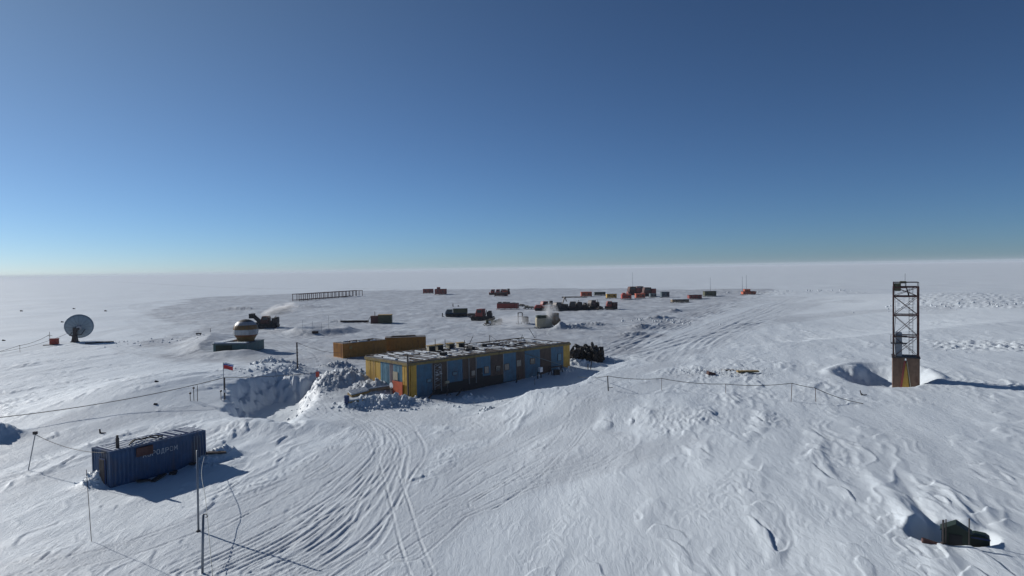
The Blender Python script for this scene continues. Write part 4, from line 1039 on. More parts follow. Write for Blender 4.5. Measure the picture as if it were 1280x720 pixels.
def ld_crane(t, x1, L, W):
    mb = MB(); mb.box(x1+.4, .7, 1.26, x1+1.4, W-.7, 2.3); mb.bar((x1+.9, W/2, 2.2), (x1+1.9, W/2, 4.6), .3); mb.bar((x1+1.9, W/2, 4.6), (x1+2.5, W/2, 3.0), .22); mb.build('crane_arm', 'iron', t)
    mb = MB(); mb.box(x1+1.6, .3, 1.26, L-.1, W-.3, 2.2); mb.build('engine_cover', 'iron', t, bevel=.1)
def ld_junk(t, x1, L, W):
    mb = MB()
    for k in range(9):
        x = random.uniform(x1+.4, L-.9); y = random.uniform(.3, W-1); s = random.uniform(.3, 1.1); mb.box(x, y, 1.2, x+s, y+s, 1.3+s*random.uniform(.4, 2.0), Matrix.Rotation(random.uniform(-.06, .06), 4, 'X'))
    mb.bar((x1+.6, 1.0, 1.3), (x1+random.uniform(.6, 2.2), 1.4, random.uniform(2.6, 3.6)), .14); mb.build('load', random.choice(['iron', 'rust', 'iron']), t)
def put(t, px, py, rz, sc=1.0, sink=.1):
    p = on(px, py, sink); t.location = p; t.rotation_euler = (0, 0, rz); t.scale = (sc, sc, sc); return p
# dark bulldozer with raised arm behind the dome, in its exhaust
t = tractor('bulldozer', 'dark tracked bulldozer with raised arm in its own exhaust behind the striped dome', 5.4, 'iron', 'rust', (.28, .62), ld_junk, cat='bulldozer', cabh=1.7)
mb = MB(); mb.bar((1.6, .7, 1.2), (-.3, .7, 3.0), .5); mb.bar((1.6, 2.2, 1.2), (-.3, 2.2, 3.0), .5); mb.bar((1.2, 1.4, 1.4), (.1, 1.4, 2.6), .7); mb.box(-1.1, .3, 2.5, -.2, 2.6, 3.6, None); mb.build('lift_arm', 'black', t)
pbz = put(t, 317, 410.5, .1, 1.12)
# blue van with olive canvas body on a sled
t = tractor('tracked_van', 'tracked van with dark olive body and blue sides, drifted up in the middle distance', 7.0, 'blue', 'slate', (.02, .30), ld_box('olive', 1.4), cat='van', cabh=1.1)
put(t, 556.5, 396.5, .06, 1.0)
t = tractor('tracked_tractor', 'tracked tractor with a dark red cab and cluttered deck, middle distance', 6.2, 'iron', 'redd', (.22, .55), ld_junk, cabh=2.0)
put(t, 588, 400.5, -.35, 1.05)
mb = MB(); mb.box(-.6, .3, .4, 3.2, 2.4, 1.3); 
t = empty('cargo_sled', on(586, 397, .05), -.25, 'low dark sled hitched left of the red cabbed tractor', 'sled', 'cargo sleds in the middle distance'); mb.build('sled_load', 'iron', t, bevel=.1); runners(t, 3.0, 2.6)
def junk_sled(px, py, rz, L, mats, label, n=8, hmax=1.3):
    t = empty('cargo_sled', on(px, py, .08), rz, label, 'sled', 'cargo sleds in the middle distance'); runners(t, L, 2.4)
    mb = MB(); mb.box(0, .1, .5, L, 2.3, .62); mb.build('deck', 'woodd', t)
    mb = MB()
    for k in range(n):
        x = random.uniform(0, L-.9); y = random.uniform(.1, 1.5); s = random.uniform(.5, 1.1); mb.use(random.choice(mats)); mb.box(x, y, .621, x+s, y+.7, .65+random.uniform(.3, hmax))
    mb.build('sled_load', None, t); return t
junk_sled(606, 407.5, .15, 4.2, ['olive', 'snowp', 'ply'], 'small sled with pale and olive bundles below the red cabbed tractor', 8, .9)
junk_sled(612, 405.5, .15, 3.4, ['iron', 'woodd'], 'small sled of dark scrap right of the olive bundles', 8, .9)
t = empty('cargo_wagon', on(621, 387, .08), -.22, 'long dark red wagon on runners lying askew in the middle distance', 'wagon'); runners(t, 7.6, 2.8)
mb = MB(); mb.box(0, 0, .5, 7.6, 2.8, 2.3); mb.build('wagon_body', 'redd', t, bevel=.08); mb = MB(); mb.box(.05, .05, 2.31, 7.5, 2.75, 2.42); mb.build('roof', 'iron', t)
junk_sled(622, 381.5, -.08, 7, ['iron', 'rust', 'redd'], 'long low sled of scrap behind the dark red wagon', 10, .7)
junk_sled(640, 384, -.2, 6, ['iron', 'slate', 'wood'], 'thin sled of pipes trailing right of the dark red wagon', 9, .5)
t = empty('frame_sled', on(647, 406, .08), .1, 'small sled with an upright square frame and dark engine, wrapped in vapour', 'sled'); runners(t, 3.0, 2.2)
mb = MB()
for x in (.3, 1.4): mb.bar((x, .4, .5), (x, .4, 3.0), .12); mb.bar((x, 1.8, .5), (x, 1.8, 3.0), .12)
mb.bar((.3, .4, 3.0), (1.4, .4, 3.0), .12); mb.bar((.3, 1.8, 3.0), (1.4, 1.8, 3.0), .12); mb.bar((.3, .4, 2.1), (1.4, .4, 2.1), .1); mb.build('frame', 'iron', t)
mb = MB(); mb.box(1.3, .3, .5, 2.9, 1.9, 2.0); mb.build('engine', 'iron', t, bevel=.12)
# tank cabin (cream side, ochre round end)
pt = on(671, 411, .1)
t = empty('tank_cabin', pt, .1, 'cream cabin with dark top and ochre rounded end, steaming on the packed snow', 'cabin'); runners(t, 6.0, 2.8)
mb = MB(); mb.box(0, 0, .4, 3.8, 2.8, 2.6); mb.build('cabin_body', 'ply', t, bevel=.15)
mb = MB(); mb.box(.1, .2, 2.62, 3.6, 2.6, 3.2); mb.build('roof_load', 'green', t, bevel=.12)
mb = MB(); mb.lathe([(.02, -1.5), (.95, -1.4), (1.15, -1.1), (1.15, 1.1), (.95, 1.4), (.02, 1.5)], (4.7, 1.3, 1.75), 20, Matrix.Rotation(math.pi/2, 4, 'X')); mb.build('round_tank', 'ochre', t, smooth=True)
mb = MB(); mb.box(3.85, .6, 2.5, 5.5, 2.6, 3.7); mb.build('rear_cab', 'wood', t, bevel=.1)
mb = MB(); mb.box(5.4, .2, .1, 7.6, 2.5, .6); mb.build('drawbar_deck', 'black', t, bevel=.08)
# red pickup-like cabin and dark machinery row
t = tractor('tracked_truck', 'bright red low tracked truck left of the dark machinery row', 7.0, 'red', 'red', (.04, .35), ld_box('red', .5), cat='truck', cabh=.9)
put(t, 668, 389.7, .0, .95)
row = [(677, 389, 1.0, 'iron', 'redd', 'dark tractor with cab up front, first in the black machinery row', ld_junk, 1.9), (687, 389, 1.0, 'rust', 'slate', 'dark tractor behind the steam, second in the machinery row', ld_junk, 1.8),
       (694, 390, 1.05, 'iron', 'iron', 'dark crane tractor with a bent arm raised above the machinery row', ld_crane, 1.6), (710, 389, 1.05, 'rust', 'iron', 'broad black tractor right of the crane in the machinery row', ld_junk, 1.8), (720, 388.5, 1.0, 'iron', 'iron', 'black tractor with sloping load at the right of the machinery row', ld_junk, 1.5),
       (738, 388, .95, 'black', 'iron', 'black machine standing alone between the machinery row and rust red tractor', ld_junk, 2.2), (757.5, 388, .95, 'iron', 'redd', 'rust red cabbed tractor at the right end of the machinery row', ld_box('rust', 1.9), 2.3)]
for (px, py, sc, mb_, mc, lab, ld, chh) in row:
    t = tractor('tracked_tractor', lab, 5.2, mb_, mc, (.1, .5), ld, 'dark machines in the middle distance', cabh=chh); put(t, px, py, random.uniform(-.5, .5), sc*random.uniform(.78, 1.0))
cr = hit(700, 389)
for (px, py, L, lab) in [(727, 388.5, 5, 'flat black sled between the machinery row and the lone machine'), (747, 389, 5.0, 'flat black sled left of the rust red tractor')]:
    junk_sled(px, py, .02, L, ['black', 'iron'], lab, 6, .6)
junk_sled(655, 387, -.1, 4, ['rust', 'ply', 'iron'], 'sled with mixed small crates left of the bright red truck', 6, .9)
# shed with drifted front
t = empty('shed', on(459, 405, .1), .05, 'small dark brown shed with snowy roof before the distant plain', 'shed')
mb = MB(); mb.box(3.0, 0, -.2, 6.6, 2.6, 2.3); mb.build('wall', 'olive', t); mb = MB(); mb.box(.9, .3, -.2, 3.0, 2.4, 2.1); mb.build('annex', 'rust', t)
mb = MB(); mb.box(2.9, -.1, 2.301, 6.7, 2.7, 2.42); mb.build('roof', 'woody', t); mb = MB(); mb.tube([(2.0, 1, 2.1), (2.0, 1, 3.3)], .09, 8); mb.build('stovepipe', 'iron', t)
mb = MB(); mb.bar((-.2, .3, 0), (.9, .3, 2.0), .12); mb.build('ramp_bar', 'ply', t)
for (px, l, lab) in [(437, 5, 'low dark beams half buried left of the brown shed'), (452, 4, 'dark timbers at the foot of the brown shed')]:
    mb = MB(); mb.box(-l/2, -.3, -.1, l/2, .3, .45).box(-l/2+1, .35, -.1, l/2-.5, .8, .25); o = mb.build('timber_beam', 'woodd', bevel=.04); o.location = on(px, 403.5, 0); o.rotation_euler = (0, 0, random.uniform(-.1, .1)); tag(o, lab, 'timber')
# snow covered post by the blue van; figures of debris
for (px, py, h, lab) in [(552.8, 396, 1.2, 'short dark stake left of the tracked van'), (566, 383.5, 1.2, 'dark stub standing behind the tracked van'), (572.5, 383.5, .6, 'low dark stub right behind the tracked van')]:
    p = on(px, py, .05); t = empty('marker_stake', p, 0, lab, 'stake'); mb = MB(); mb.tube([(0, 0, -.2), (.1, 0, h)], .17, 6).bar((0, 0, .2), (.5, 0, .1), .25); mb.build('stake_shaft', 'iron', t)
# aerials in the snow ring
for i, (px, py, h) in enumerate([(378.5, 414, 2.6), (391, 412.5, 2.2), (411, 411, 3.2), (402, 415, 2.2)]):
    p = on(px, py, .05); t = empty('whip_aerial', p, 0, ['leftmost thin whip aerial round the snow ring', 'second thin whip aerial from the left in the snow ring', 'tallest whip aerial, at the right rim of the snow ring', 'whip aerial nearest the dark stump in the snow ring'][i], 'aerial', 'thin aerials round the snow ring')
    mb = MB(); mb.tube([(0, 0, -.2), (0, 0, h)], .035, 5); mb.build('aerial_rod', 'grey', t)
mb = MB(); mb.box(-.7, -.3, -.1, .7, .3, .45); o = mb.build('junk_crate', 'woodd', bevel=.05); o.location = on(394, 416, -.1); tag(o, 'dark crate lying inside the snow ring with thin aerials', 'crate')

# ------------------------------------------------------------------ far containers and vehicles
def far_box(px0, px1, pyb, hpx, m_, label, roofm='snowp', bump=None, rz=0.0, group='cabins and containers at the far edge', cat='container'):
    a = on(px0, pyb, .1); wpx = (px1-px0); L = wpx/FPX*a.y; H = hpx/FPX*a.y
    t = empty('sledge_cabin', a, rz, label, cat, group)
    mb = MB(); mb.box(0, 0, .45, L, 3.0, H); mb.build('wall', m_, t, bevel=.05)
    n = max(2, int(L/1.3)); mb = MB()
    for k in range(n): x = L*(k+.5)/n; mb.box(x-.05, -.05, .6, x+.05, -.002, H-.15)
    mb.build('wall_rib', 'iron', t)
    for fx in (.2, .65): mb = MB(); mb.box(L*fx, -.07, H*.5, L*fx+.7, -.052, H*.78); mb.build('window', 'glass', t)
    mb = MB(); mb.box(-.1, -.1, H+.002, L+.1, 3.1, H+.12); mb.build('roof', roofm, t)
    runners(t, L, 3.0, .5)
    if bump: mb = MB(); mb.box(L*bump[0], .5, H+.121, L*bump[1], 2.5, H+bump[2]); mb.build('roof_hatch', m_, t)
    return t
far_box(528.7, 541.3, 367, 6, 'redd', 'dull red sledge cabin, left of the pair on the horizon plain')
far_box(543.5, 558, 368.3, 7.2, 'redd', 'taller dark red cabin with roof hatch, right of the pair', 'iron', (.18, .45, 1.2))
far_box(618, 634, 370.8, 5, 'rust', 'rust coloured low cabin before the machine cluster on the plain', 'iron')
far_box(630, 634.8, 370, 7, 'orred', 'small orange red cabin at the right of the far cluster', 'iron')
for (px, lab) in [(611, 'dark far tractor at the left of the rusty cabin'), (617.5, 'dark far tractor directly behind the rusty cabin'), (625.5, 'dark far tractor behind the right of the rusty cabin')]:
    t = tractor('tracked_tractor', lab, 5.0, 'orred', 'redd', (.2, .6), ld_junk, 'dark machines beyond the yard', cabh=1.8); put(t, px, 368.6, random.uniform(-.2, .2), 1.05)
far_box(726.5, 740, 371, 6.2, 'orred', 'pale red sledge cabin, first of the row right of the machinery', 'orred')
far_box(743.5, 757, 369.5, 4.3, 'green', 'long low dark green cabin beside the pale red one', 'green')
far_box(758.5, 771, 373.6, 6.2, 'yellow', 'yellow sledge cabin in the far row')
far_box(777.5, 789.5, 375.4, 6.4, 'red', 'bright red cabin, nearest in the far row', 'orred', (.1, .4, .7))
far_box(795, 806.5, 373.8, 6.3, 'orred', 'orange red cabin below the dark far machines', 'orred')
far_box(813, 820.5, 372, 5, 'slate', 'small grey blue cabin in the far row', 'slate')
far_box(827, 837, 372.6, 7.3, 'slate', 'tall slate grey cabin at the right of the far row', 'slate')
far_box(840.5, 861.5, 378.5, 4.8, 'wood', 'long tan wooden cabin half sunk in snow on the slope', 'snowp')
far_box(861.5, 877.5, 374.6, 5.4, 'redd', 'dark red cabin on the slope beside the tan one', 'iron')
far_box(881, 895.5, 371.6, 6.8, 'olive', 'olive cabin on the slope crest', 'iron')
far_box(929, 945, 369.2, 4.6, 'orred', 'orange red cabin alone far right on the crest', 'iron', (.15, .6, 1.0))
for (px, py, lab) in [(786, 369.5, 'dark far tractor left in the cluster above the red cabins'), (794, 369, 'dark far tractor with high cab above the red cabins'), (804, 371, 'dark rusty tractor right in the cluster above the red cabins')]:
    t = tractor('tracked_tractor', lab, 5.2, 'redd', 'rust', (.1, .6), ld_box('redd', 1.7), 'dark machines beyond the yard', cabh=2.2); put(t, px, py, random.uniform(-.3, .3), 1.25)
for i, (px, py, hp, lab) in enumerate([(791, 368, 28, 'thin tall mast rising behind the far red cabins'), (888, 366, 20, 'thin tall mast behind the olive cabin'), (928, 367, 22, 'left thin mast near the lone orange cabin'), (933, 367, 24, 'right thin mast near the lone orange cabin')]):
    p = on(px, py, .1); t = empty('radio_mast', p, 0, lab, 'mast', 'thin masts beyond the yard'); h = hp/FPX*p.y
    mb = MB(); mb.tube([(0, 0, -.3), (0, 0, h)], [.10, .06], 5); mb.build('mast_shaft', 'grey', t); mb = MB(); mb.box(-.3, -.3, -.2, .3, .3, .25); mb.build('foot_block', 'iron', t)
mb = MB(); mb.box(-6, -.3, 0, 6, .3, .5); o = mb.build('timber_beam', 'woodd'); o.location = on(718, 372, .05); o.rotation_euler = (0, 0, -.2); tag(o, 'long dark beam on the snow between crane arm and far red cabin', 'timber')

# ------------------------------------------------------------------ lattice tower
TWz = gz(TW[0], TW[1])-.4
bc = Vector((TW[0], TW[1], 0))
pL = at_depth(1116.8, 460, TW[1]-1.2); pR = at_depth(1147, 460, TW[1]-1.2)
cx = at_depth(1132, 460, TW[1]).x; half = (pR.x-pL.x)/2*.95
TT_ = empty('lattice_tower', (cx, TW[1], TWz), -R(28.0), 'rusty steel lattice tower rising from a brown panelled base in a snow scoop', 'tower')
ztop = at_depth(1130, 353, TW[1]-1.2).z-TWz; zbs = at_depth(1132, 448, TW[1]-1.2).z-TWz
# base
hb = half+.04
mb = MB(); mb.use('rustp').prism([(-hb, -1), (-.78, -1), (-.10, zbs-.02), (-hb, zbs-.02)], -hb, hb).prism([(.74, -1), (hb, -1), (hb, zbs-.02), (.06, zbs-.02)], -hb, hb)
mb.use('woody').box(-.6, -hb+.5, -1, .6, hb-.3, zbs-.5); mb.build('base_cabin', None, TT_)
mb = MB(); mb.prism([(-.62, -.9), (.5, -.9), (.03, zbs-.5), (-.07, zbs-.5)], -hb+.06, -hb+.2); mb.build('ochre_flap', 'panyel', TT_)
mb = MB(); mb.bar((.68, -hb-.05, -.9), (.07, -hb-.04, zbs-.3), .08); mb.build('pale_batten', 'ply', TT_)
mb = MB(); mb.bar((-.72, -hb-.05, -.9), (-.11, -hb-.04, zbs-.3), .16); mb.build('red_batten', 'redd', TT_)
mb = MB(); mb.box(-hb-.06, -hb-.06, zbs-.018, hb+.06, hb+.06, zbs+.10); mb.build('deck', 'iron', TT_)
h_ = half-.06
zs = [zbs+.1, zbs+.1+(ztop-zbs)*.27, zbs+.1+(ztop-zbs)*.55, zbs+.1+(ztop-zbs)*.80, ztop-.5]
for sx in (-1, 1):
    for sy in (-1, 1): mb = MB(); mb.box(sx*h_-.06, sy*h_-.06, zbs+.1, sx*h_+.06, sy*h_+.06, ztop-.5 if (sx, sy) != (-1, -1) else ztop); mb.build('leg', 'rust', TT_)
mb = MB()
for z in zs[1:]:
    for s in (-1, 1): mb.box(-h_, s*h_-.06, z-.07, h_, s*h_+.06, z+.05); mb.box(s*h_-.06, -h_, z-.07, s*h_+.06, h_, z+.05)
mb.build('cross_girt', 'rust', TT_)
mb = MB()
for i in range(4):
    for s in (-1, 1):
        mb.bar((-h_, s*h_, zs[i]), (h_, s*h_, zs[i+1]), .045); mb.bar((h_, s*h_, zs[i]), (-h_, s*h_, zs[i+1]), .045)
        mb.bar((s*h_, -h_, zs[i]), (s*h_, h_, zs[i+1]), .045)
mb.build('diagonal_brace', 'rust', TT_)
mb = MB()
for z in (ztop-.5, ztop-.05):
    for s in (-1, 1): mb.box(-h_, s*h_-.03, z, h_, s*h_+.03, z+.06); mb.box(s*h_-.03, -h_, z, s*h_+.03, h_, z+.06)
for sx in (-1, 0, 1):
    for sy in (-1, 1): mb.box(sx*h_-.025, sy*h_-.025, ztop-.5, sx*h_+.025, sy*h_+.025, ztop)
mb.build('top_railing', 'iron', TT_)
mb = MB(); mb.box(-h_, -h_, ztop-.62, h_*.1, h_, ztop-.57); mb.build('top_platform', 'woodd', TT_)
mb = MB(); mb.box(-h_+.05, -h_-.02, ztop-.9, -.45, -h_+.6, ztop-.1, None).box(-.6, -h_, ztop-.12, .05, -h_+.4, ztop+.12); mb.build('winch', 'olive', TT_, bevel=.06)
mb = MB(); mb.tube([(-.05, 0, ztop), (-.05, 0, ztop+.9)], .025, 5); mb.build('whip_rod', 'grey', TT_)
mb = MB(); mb.bar((.05, -h_+.1, ztop-.6), (.25, -h_+.1, ztop-1.4), .12); mb.build('hanging_hook', 'iron', TT_)
mb = MB(); mb.box(-h_-.25, -h_-.2, zs[1]-.75, .1, -h_+.4, zs[1]-.66); mb.box(-h_-.27, -h_-.2, zs[1]-.75, -h_-.22, -h_-.15, zs[1]+.2); mb.box(-h_+.2, -h_-.2, zs[1]-.05, .1, -h_+.1, zs[1]+.1); mb.build('side_platform', 'iron', TT_)
mb = MB()
for x in (.35, .7): mb.box(x-.02, h_-.12, zbs+.1, x+.02, h_-.08, ztop-.5)
z = zbs+.3
while z < ztop-.6: mb.box(.35, h_-.115, z, .7, h_-.085, z+.03); z += .32
mb.build('ladder', 'iron', TT_)
mb = MB(); mb.tube([(-h_+.1, -h_+.12, ztop-.6), (-h_+.2, -h_+.15, zs[2]), (-h_+.05, -h_+.1, zs[1]), (-h_+.22, -h_+.1, zbs+.1)], .025, 5); mb.build('down_cable', 'cable', TT_)
mb = MB(); mb.box(-h_+.15, -h_+.1, zbs+.1, -.35, h_-.4, zs[1]+.35); mb.build('cabinet', 'grey', TT_, bevel=.04)
# ------------------------------------------------------------------ sunken green hut
HX = at_depth(1195, 668, HC[1]).x
zg = gz(HX, HC[1]); pxm = HC[1]/FPX
ztopg = at_depth(1195, 655, HC[1]).z
t = empty('sunken_hut', (HX, HC[1], zg-.2), -R(33), 'dark green gabled hut roof almost buried in a snow scoop at the lower right', 'hut')
hw = 15.5*pxm; dzz = ztopg-(zg-.2)
mb = MB(); mb.prism([(-hw, -.3), (hw, -.3), (hw, dzz-.36), (.0, dzz), (-hw, dzz-.33)], -.15, .42); mb.build('wall', 'green', t)
mb = MB(); mb.prism([(-hw-.06, dzz-.345), (0, dzz+.003), (hw+.06, dzz-.385), (hw+.06, dzz-.33), (0, dzz+.06), (-hw-.06, dzz-.29)], -.2, .5); mb.build('roof', 'green', t)
mb = MB(); mb.box(-.28, -.19, -.2, .25, -.16, dzz-.45); mb.build('door', 'black', t)
xb0 = at_depth(1213, 676, HC[1]).x-HX; xb1 = at_depth(1234, 676, HC[1]).x-HX; zt2 = at_depth(1222, 667, HC[1]).z-(zg-.2)
t2_ = empty('fuel_crate', (HX+(xb0+xb1)/2, HC[1]-.05, zg-.25), -R(33), 'low dark green crate with rounded lid right beside the sunken hut', 'crate')
wv = (xb1-xb0)/2; mb = MB(); mb.prism([(-wv, -.3), (wv, -.3), (wv, zt2-.06), (wv*.6, zt2+.05), (-wv*.5, zt2+.07), (-wv, zt2)], -.3, .35); mb.build('crate_body', 'green', t2_, bevel=.03)
mb = MB(); mb.box(-wv-.02, -.33, zt2-.10, wv+.02, -.301, zt2-.03); mb.build('lid_band', 'blued', t2_)
mb = MB(); mb.box(-wv-.12, -.3, -.2, -wv-.03, -.2, zt2-.05); mb.build('pale_strap', 'ply', t2_)
for (px, pyt, r, lab) in [(1179, 650, .045, 'thick dark post, left of the sunken hut'), (1182.5, 649, .03, 'thin dark post just right of the thick one'), (1211.5, 648, .03, 'thin dark rod right of the sunken hut gable')]:
    pz = at_depth(px, pyt, HC[1]-.45); t = empty('dark_post', (pz.x, pz.y, gz(pz.x, pz.y)-.2), 0, lab, 'post', 'posts round the sunken hut')
    mb = MB(); mb.tube([(0, 0, -.2), (0, 0, pz.z-t.location.z)], r, 6); mb.build('post_shaft', 'iron', t); mb = MB(); mb.box(-r*2, -r*2, -.1, r*2, r*2, .25); mb.build('post_base', 'woodd', t)
mb = MB(); mb.box(-.45, -.12, -.12, .4, .15, .05); o = mb.build('timber_board', 'rust', bevel=.02); pz = at_depth(1166, 668, HC[1]-.2); o.location = (pz.x, pz.y, gz(pz.x, pz.y)); o.rotation_euler = (.1, .25, -.35); tag(o, 'dark rusty board in the scoop left of the sunken hut', 'timber')

# ------------------------------------------------------------------ wire fence on the mound
posts = [(760.5, 489, 470, 'stout dark fence post at the left end of the mound wire', .06), (827, 489, 473, 'thin fence post, second from the left on the mound wire', .022), (907, 493, 480, 'thin fence post, third from the left on the mound wire', .022), (988.5, 502, 479, 'tall fence post where the mound wire bends down', .028), (1020, 502, 485, 'last fence post, before the mound wire drops into snow', .028)]
tops = []
for (px, pb, ptop, lab, r) in posts:
    p = on(px, pb, .05); tp = at_depth(px+(1.5 if px > 980 and px < 1000 else -1 if px < 770 or px > 1000 else 0), ptop, p.y); tops.append(tp)
    t = empty('fence_post', p, 0, lab, 'post', 'posts of the wire on the mound'); mb = MB(); mb.tube([(0, 0, -.3), tp-p], r, 6); mb.build('post_shaft', 'iron' if r > .03 else 'rust', t)
    if r > .05: mb = MB(); mb.bar((-.05, 0, .35), (.45, 0, .4), .05); mb.build('stub_arm', 'iron', t)
p0 = on(722, 472, -.1); pe = on(1079, 505, -.02)
chain = [p0]+tops+[pe]; pts = []
for i in range(len(chain)-1): pts += sag(chain[i], chain[i+1], .18 if i not in (4,) else .05, 10)[0 if i == 0 else 1:]
cable('fence_wire', pts, .028, 'cable', 'dark wire strung over five posts across the right snow mound')
p = on(1077, 494, .03); t = empty('branch_stub', p, 0, 'tiny dark stub with splayed ends right of the fence wire', 'stub'); mb = MB(); mb.bar((0, 0, -.05), (-.15, 0, .5), .06); mb.bar((0, 0, .05), (.55, .1, .06), .06); mb.bar((-.1, 0, .25), (.2, .1, .05), .05); mb.build('stub_body', 'iron', t)
p = on(935, 467.5, .02); mb = MB(); mb.box(-1.25, -.25, -.02, 1.2, .3, .14); o = mb.build('timber_board', 'woody', bevel=.02); o.location = p; o.rotation_euler = (0, .02, .05); tag(o, 'long tan board lying flat among snow rubble on the mound', 'timber')
p = on(910, 464.5, .02); mb = MB(); mb.box(-.7, -.1, -.02, .7, .12, .1); o = mb.build('timber_board', 'wood'); o.location = p; tag(o, 'short grey board left of the long tan board', 'timber')
p = on(888, 469.5, .02); mb = MB(); mb.box(-.5, -.3, -.05, .5, .2, .32); o = mb.build('junk_crate', 'rust', bevel=.05); o.location = p; o.rotation_euler = (.1, .3, .4); tag(o, 'dark crate tipped in the snow rubble left of the boards', 'crate')
p = on(626, 484, -.1); t = empty('marker_cane', on(668.5, 482, .05), 0, 'short thin cane on the bank edge below the station wall', 'cane'); mb = MB(); mb.tube([(0, 0, -.2), (0, 0, .9)], .03, 5); mb.build('cane_shaft', 'iron', t)

# ------------------------------------------------------------------ snow lumps (uncountable)
def lumps():
    mb = MB(); mb.use('snowp')
    ico_v = []; phi = (1+5**.5)/2
    for a, b in ((-1, phi), (1, phi), (-1, -phi), (1, -phi)): ico_v.append((a, b, 0))
    for a, b in ((-1, phi), (1, phi), (-1, -phi), (1, -phi)): ico_v.append((0, a, b))
    for a, b in ((-1, phi), (1, phi), (-1, -phi), (1, -phi)): ico_v.append((b, 0, a))
    F = [(0,11,5),(0,5,1),(0,1,7),(0,7,10),(0,10,11),(1,5,9),(5,11,4),(11,10,2),(10,7,6),(7,1,8),(3,9,4),(3,4,2),(3,2,6),(3,6,8),(3,8,9),(4,9,5),(2,4,11),(6,2,10),(8,6,7),(9,8,1)]
    zones = []
    for (X, Y, rx, ry, h, an) in PILEW:
        if Y < 140 and X > -39: zones.append((X, Y, rx*1.1, ry*1.2, 60 if Y > 60 else 26, .04, .16 if Y < 60 else .25))
    q = hit(900, 466); zones.append((q.x, q.y, 5, 3, 160, .03, .14))
    for px, py, n, rx, ry, s in [(1230, 380, 50, 24, 12, .5), (1160, 381, 30, 14, 8, .45), (1230, 434, 40, 9, 2.5, .15), (560, 505, 40, 6, 2, .15), (740, 437, 40, 5, 3, .2), (345, 463, 90, 5, 1.6, .35), (480, 508, 90, 6, 1.6, .28), (400, 482, 60, 2.5, 5, .3), (1000, 364, 40, 24, 5, .8), (820, 402, 70, 12, 8, .5), (190, 428, 60, 9, 6, .3), (700, 500, 40, 12, 6, .07)]:
        q = hit(px, py); zones.append((q.x, q.y, rx, ry, n, s*.25, s))
    for (X, Y, rx, ry, n, s0, s1) in zones:
        for k in range(n):
            x = X+random.gauss(0, .6)*rx; y = Y+random.gauss(0, .6)*ry; s = s0+(s1-s0)*random.random()**2.2
            z = gz(x, y)+s*.2; sx, sy, sz = s*random.uniform(.6, 1.2), s*random.uniform(.6, 1.2), s*random.uniform(.4, .9)
            rot = Euler((random.random()*6, random.random()*6, random.random()*6)).to_matrix()
            mb.add([Vector((x, y, z))+rot @ Vector((v[0]*sx*.55*random.uniform(.75, 1.2), v[1]*sy*.55*random.uniform(.75, 1.2), v[2]*sz*.55*random.uniform(.75, 1.2))) for v in ico_v], F)
    o = mb.build('snow_lumps', smooth=True); tag(o, 'scattered lumps of ploughed snow', 'snow', None, 'stuff')
lumps()

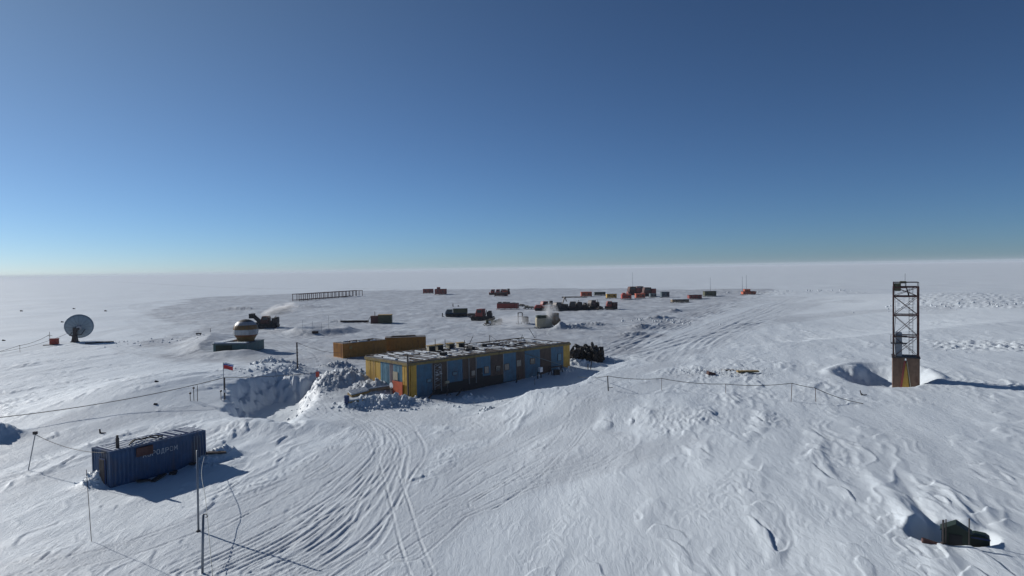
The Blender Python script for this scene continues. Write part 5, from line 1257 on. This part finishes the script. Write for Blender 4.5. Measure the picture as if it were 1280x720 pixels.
# ------------------------------------------------------------------ exhaust vapour
def vapour(name, loc, size, dens, label, rot=0, seed=0.0):
    m = bpy.data.materials.new(name); m.use_nodes = True; t = m.node_tree; t.nodes.clear()
    out = t.nodes.new('ShaderNodeOutputMaterial'); pv = t.nodes.new('ShaderNodeVolumePrincipled')
    pv.inputs['Color'].default_value = (.95, .95, .96, 1); pv.inputs['Anisotropy'].default_value = .2
    tc = t.nodes.new('ShaderNodeTexCoord'); n = t.nodes.new('ShaderNodeTexNoise'); n.inputs['Scale'].default_value = 2.2; n.inputs['Detail'].default_value = 4
    mp = t.nodes.new('ShaderNodeMapping'); mp.inputs['Location'].default_value = (seed, 0, 0); t.links.new(tc.outputs['Object'], mp.inputs[0]); t.links.new(mp.outputs[0], n.inputs[0])
    ln = t.nodes.new('ShaderNodeVectorMath'); ln.operation = 'LENGTH'; t.links.new(tc.outputs['Object'], ln.inputs[0])
    r1 = t.nodes.new('ShaderNodeMapRange'); r1.inputs[1].default_value = .25; r1.inputs[2].default_value = 1.0; r1.inputs[3].default_value = 1; r1.inputs[4].default_value = 0
    t.links.new(ln.outputs['Value'], r1.inputs[0])
    r2 = t.nodes.new('ShaderNodeMapRange'); r2.inputs[1].default_value = .42; r2.inputs[2].default_value = .7; t.links.new(n.outputs['Fac'], r2.inputs[0])
    mu = t.nodes.new('ShaderNodeMath'); mu.operation = 'MULTIPLY'; t.links.new(r1.outputs[0], mu.inputs[0]); t.links.new(r2.outputs[0], mu.inputs[1])
    mu2 = t.nodes.new('ShaderNodeMath'); mu2.operation = 'MULTIPLY'; mu2.inputs[1].default_value = dens; t.links.new(mu.outputs[0], mu2.inputs[0])
    t.links.new(mu2.outputs[0], pv.inputs['Density']); t.links.new(pv.outputs[0], out.inputs['Volume'])
    mb = MB(); prof = [(max(.01, math.sin(math.pi*k/12)), -math.cos(math.pi*k/12)) for k in range(13)]; mb.lathe(prof, n=20)
    me = mb.build(name, 'snowp'); me.data.materials.clear(); me.data.materials.append(m)
    me.location = loc; me.scale = size; me.rotation_euler = (0, rot, 0); tag(me, label, 'vapour', None, 'stuff')
p = pbz; px3 = p.y/FPX
vapour('exhaust_vapour', at_depth(350, 388, p.y+2), (26*px3, 3.5, 9*px3), 3.0, 'white exhaust vapour drifting right from the dark bulldozer', -.25, 1.0)
vapour('steam', at_depth(688, 396, pt.y+1), (2.6, 2.0, 3.6), 2.6, 'thin steam rising over the cream cabin', 0, 4.0)
vapour('steam', at_depth(640, 402, pt.y+4), (6, 3, 2.0), .6, 'thin vapour low over the snow by the frame sled', 0, 8.0)
# ------------------------------------------------------------------ thin frosty air
mb = MB(); mb.box(-14300, -14300, -14, 14300, 14300, 30); hz = mb.build('haze', 'snowp'); hz.data.materials.clear()
hm = bpy.data.materials.new('haze_air'); hm.use_nodes = True; t_ = hm.node_tree; t_.nodes.clear()
ho = t_.nodes.new('ShaderNodeOutputMaterial'); hv = t_.nodes.new('ShaderNodeVolumePrincipled'); hv.inputs['Density'].default_value = .00008
hv.inputs['Color'].default_value = (.80, .84, .90, 1); hv.inputs['Anisotropy'].default_value = 0.0; t_.links.new(hv.outputs[0], ho.inputs['Volume']); hz.data.materials.append(hm)
tag(hz, 'thin frosty air over the plain', 'haze', None, 'stuff')
print('objects', len(bpy.data.objects))
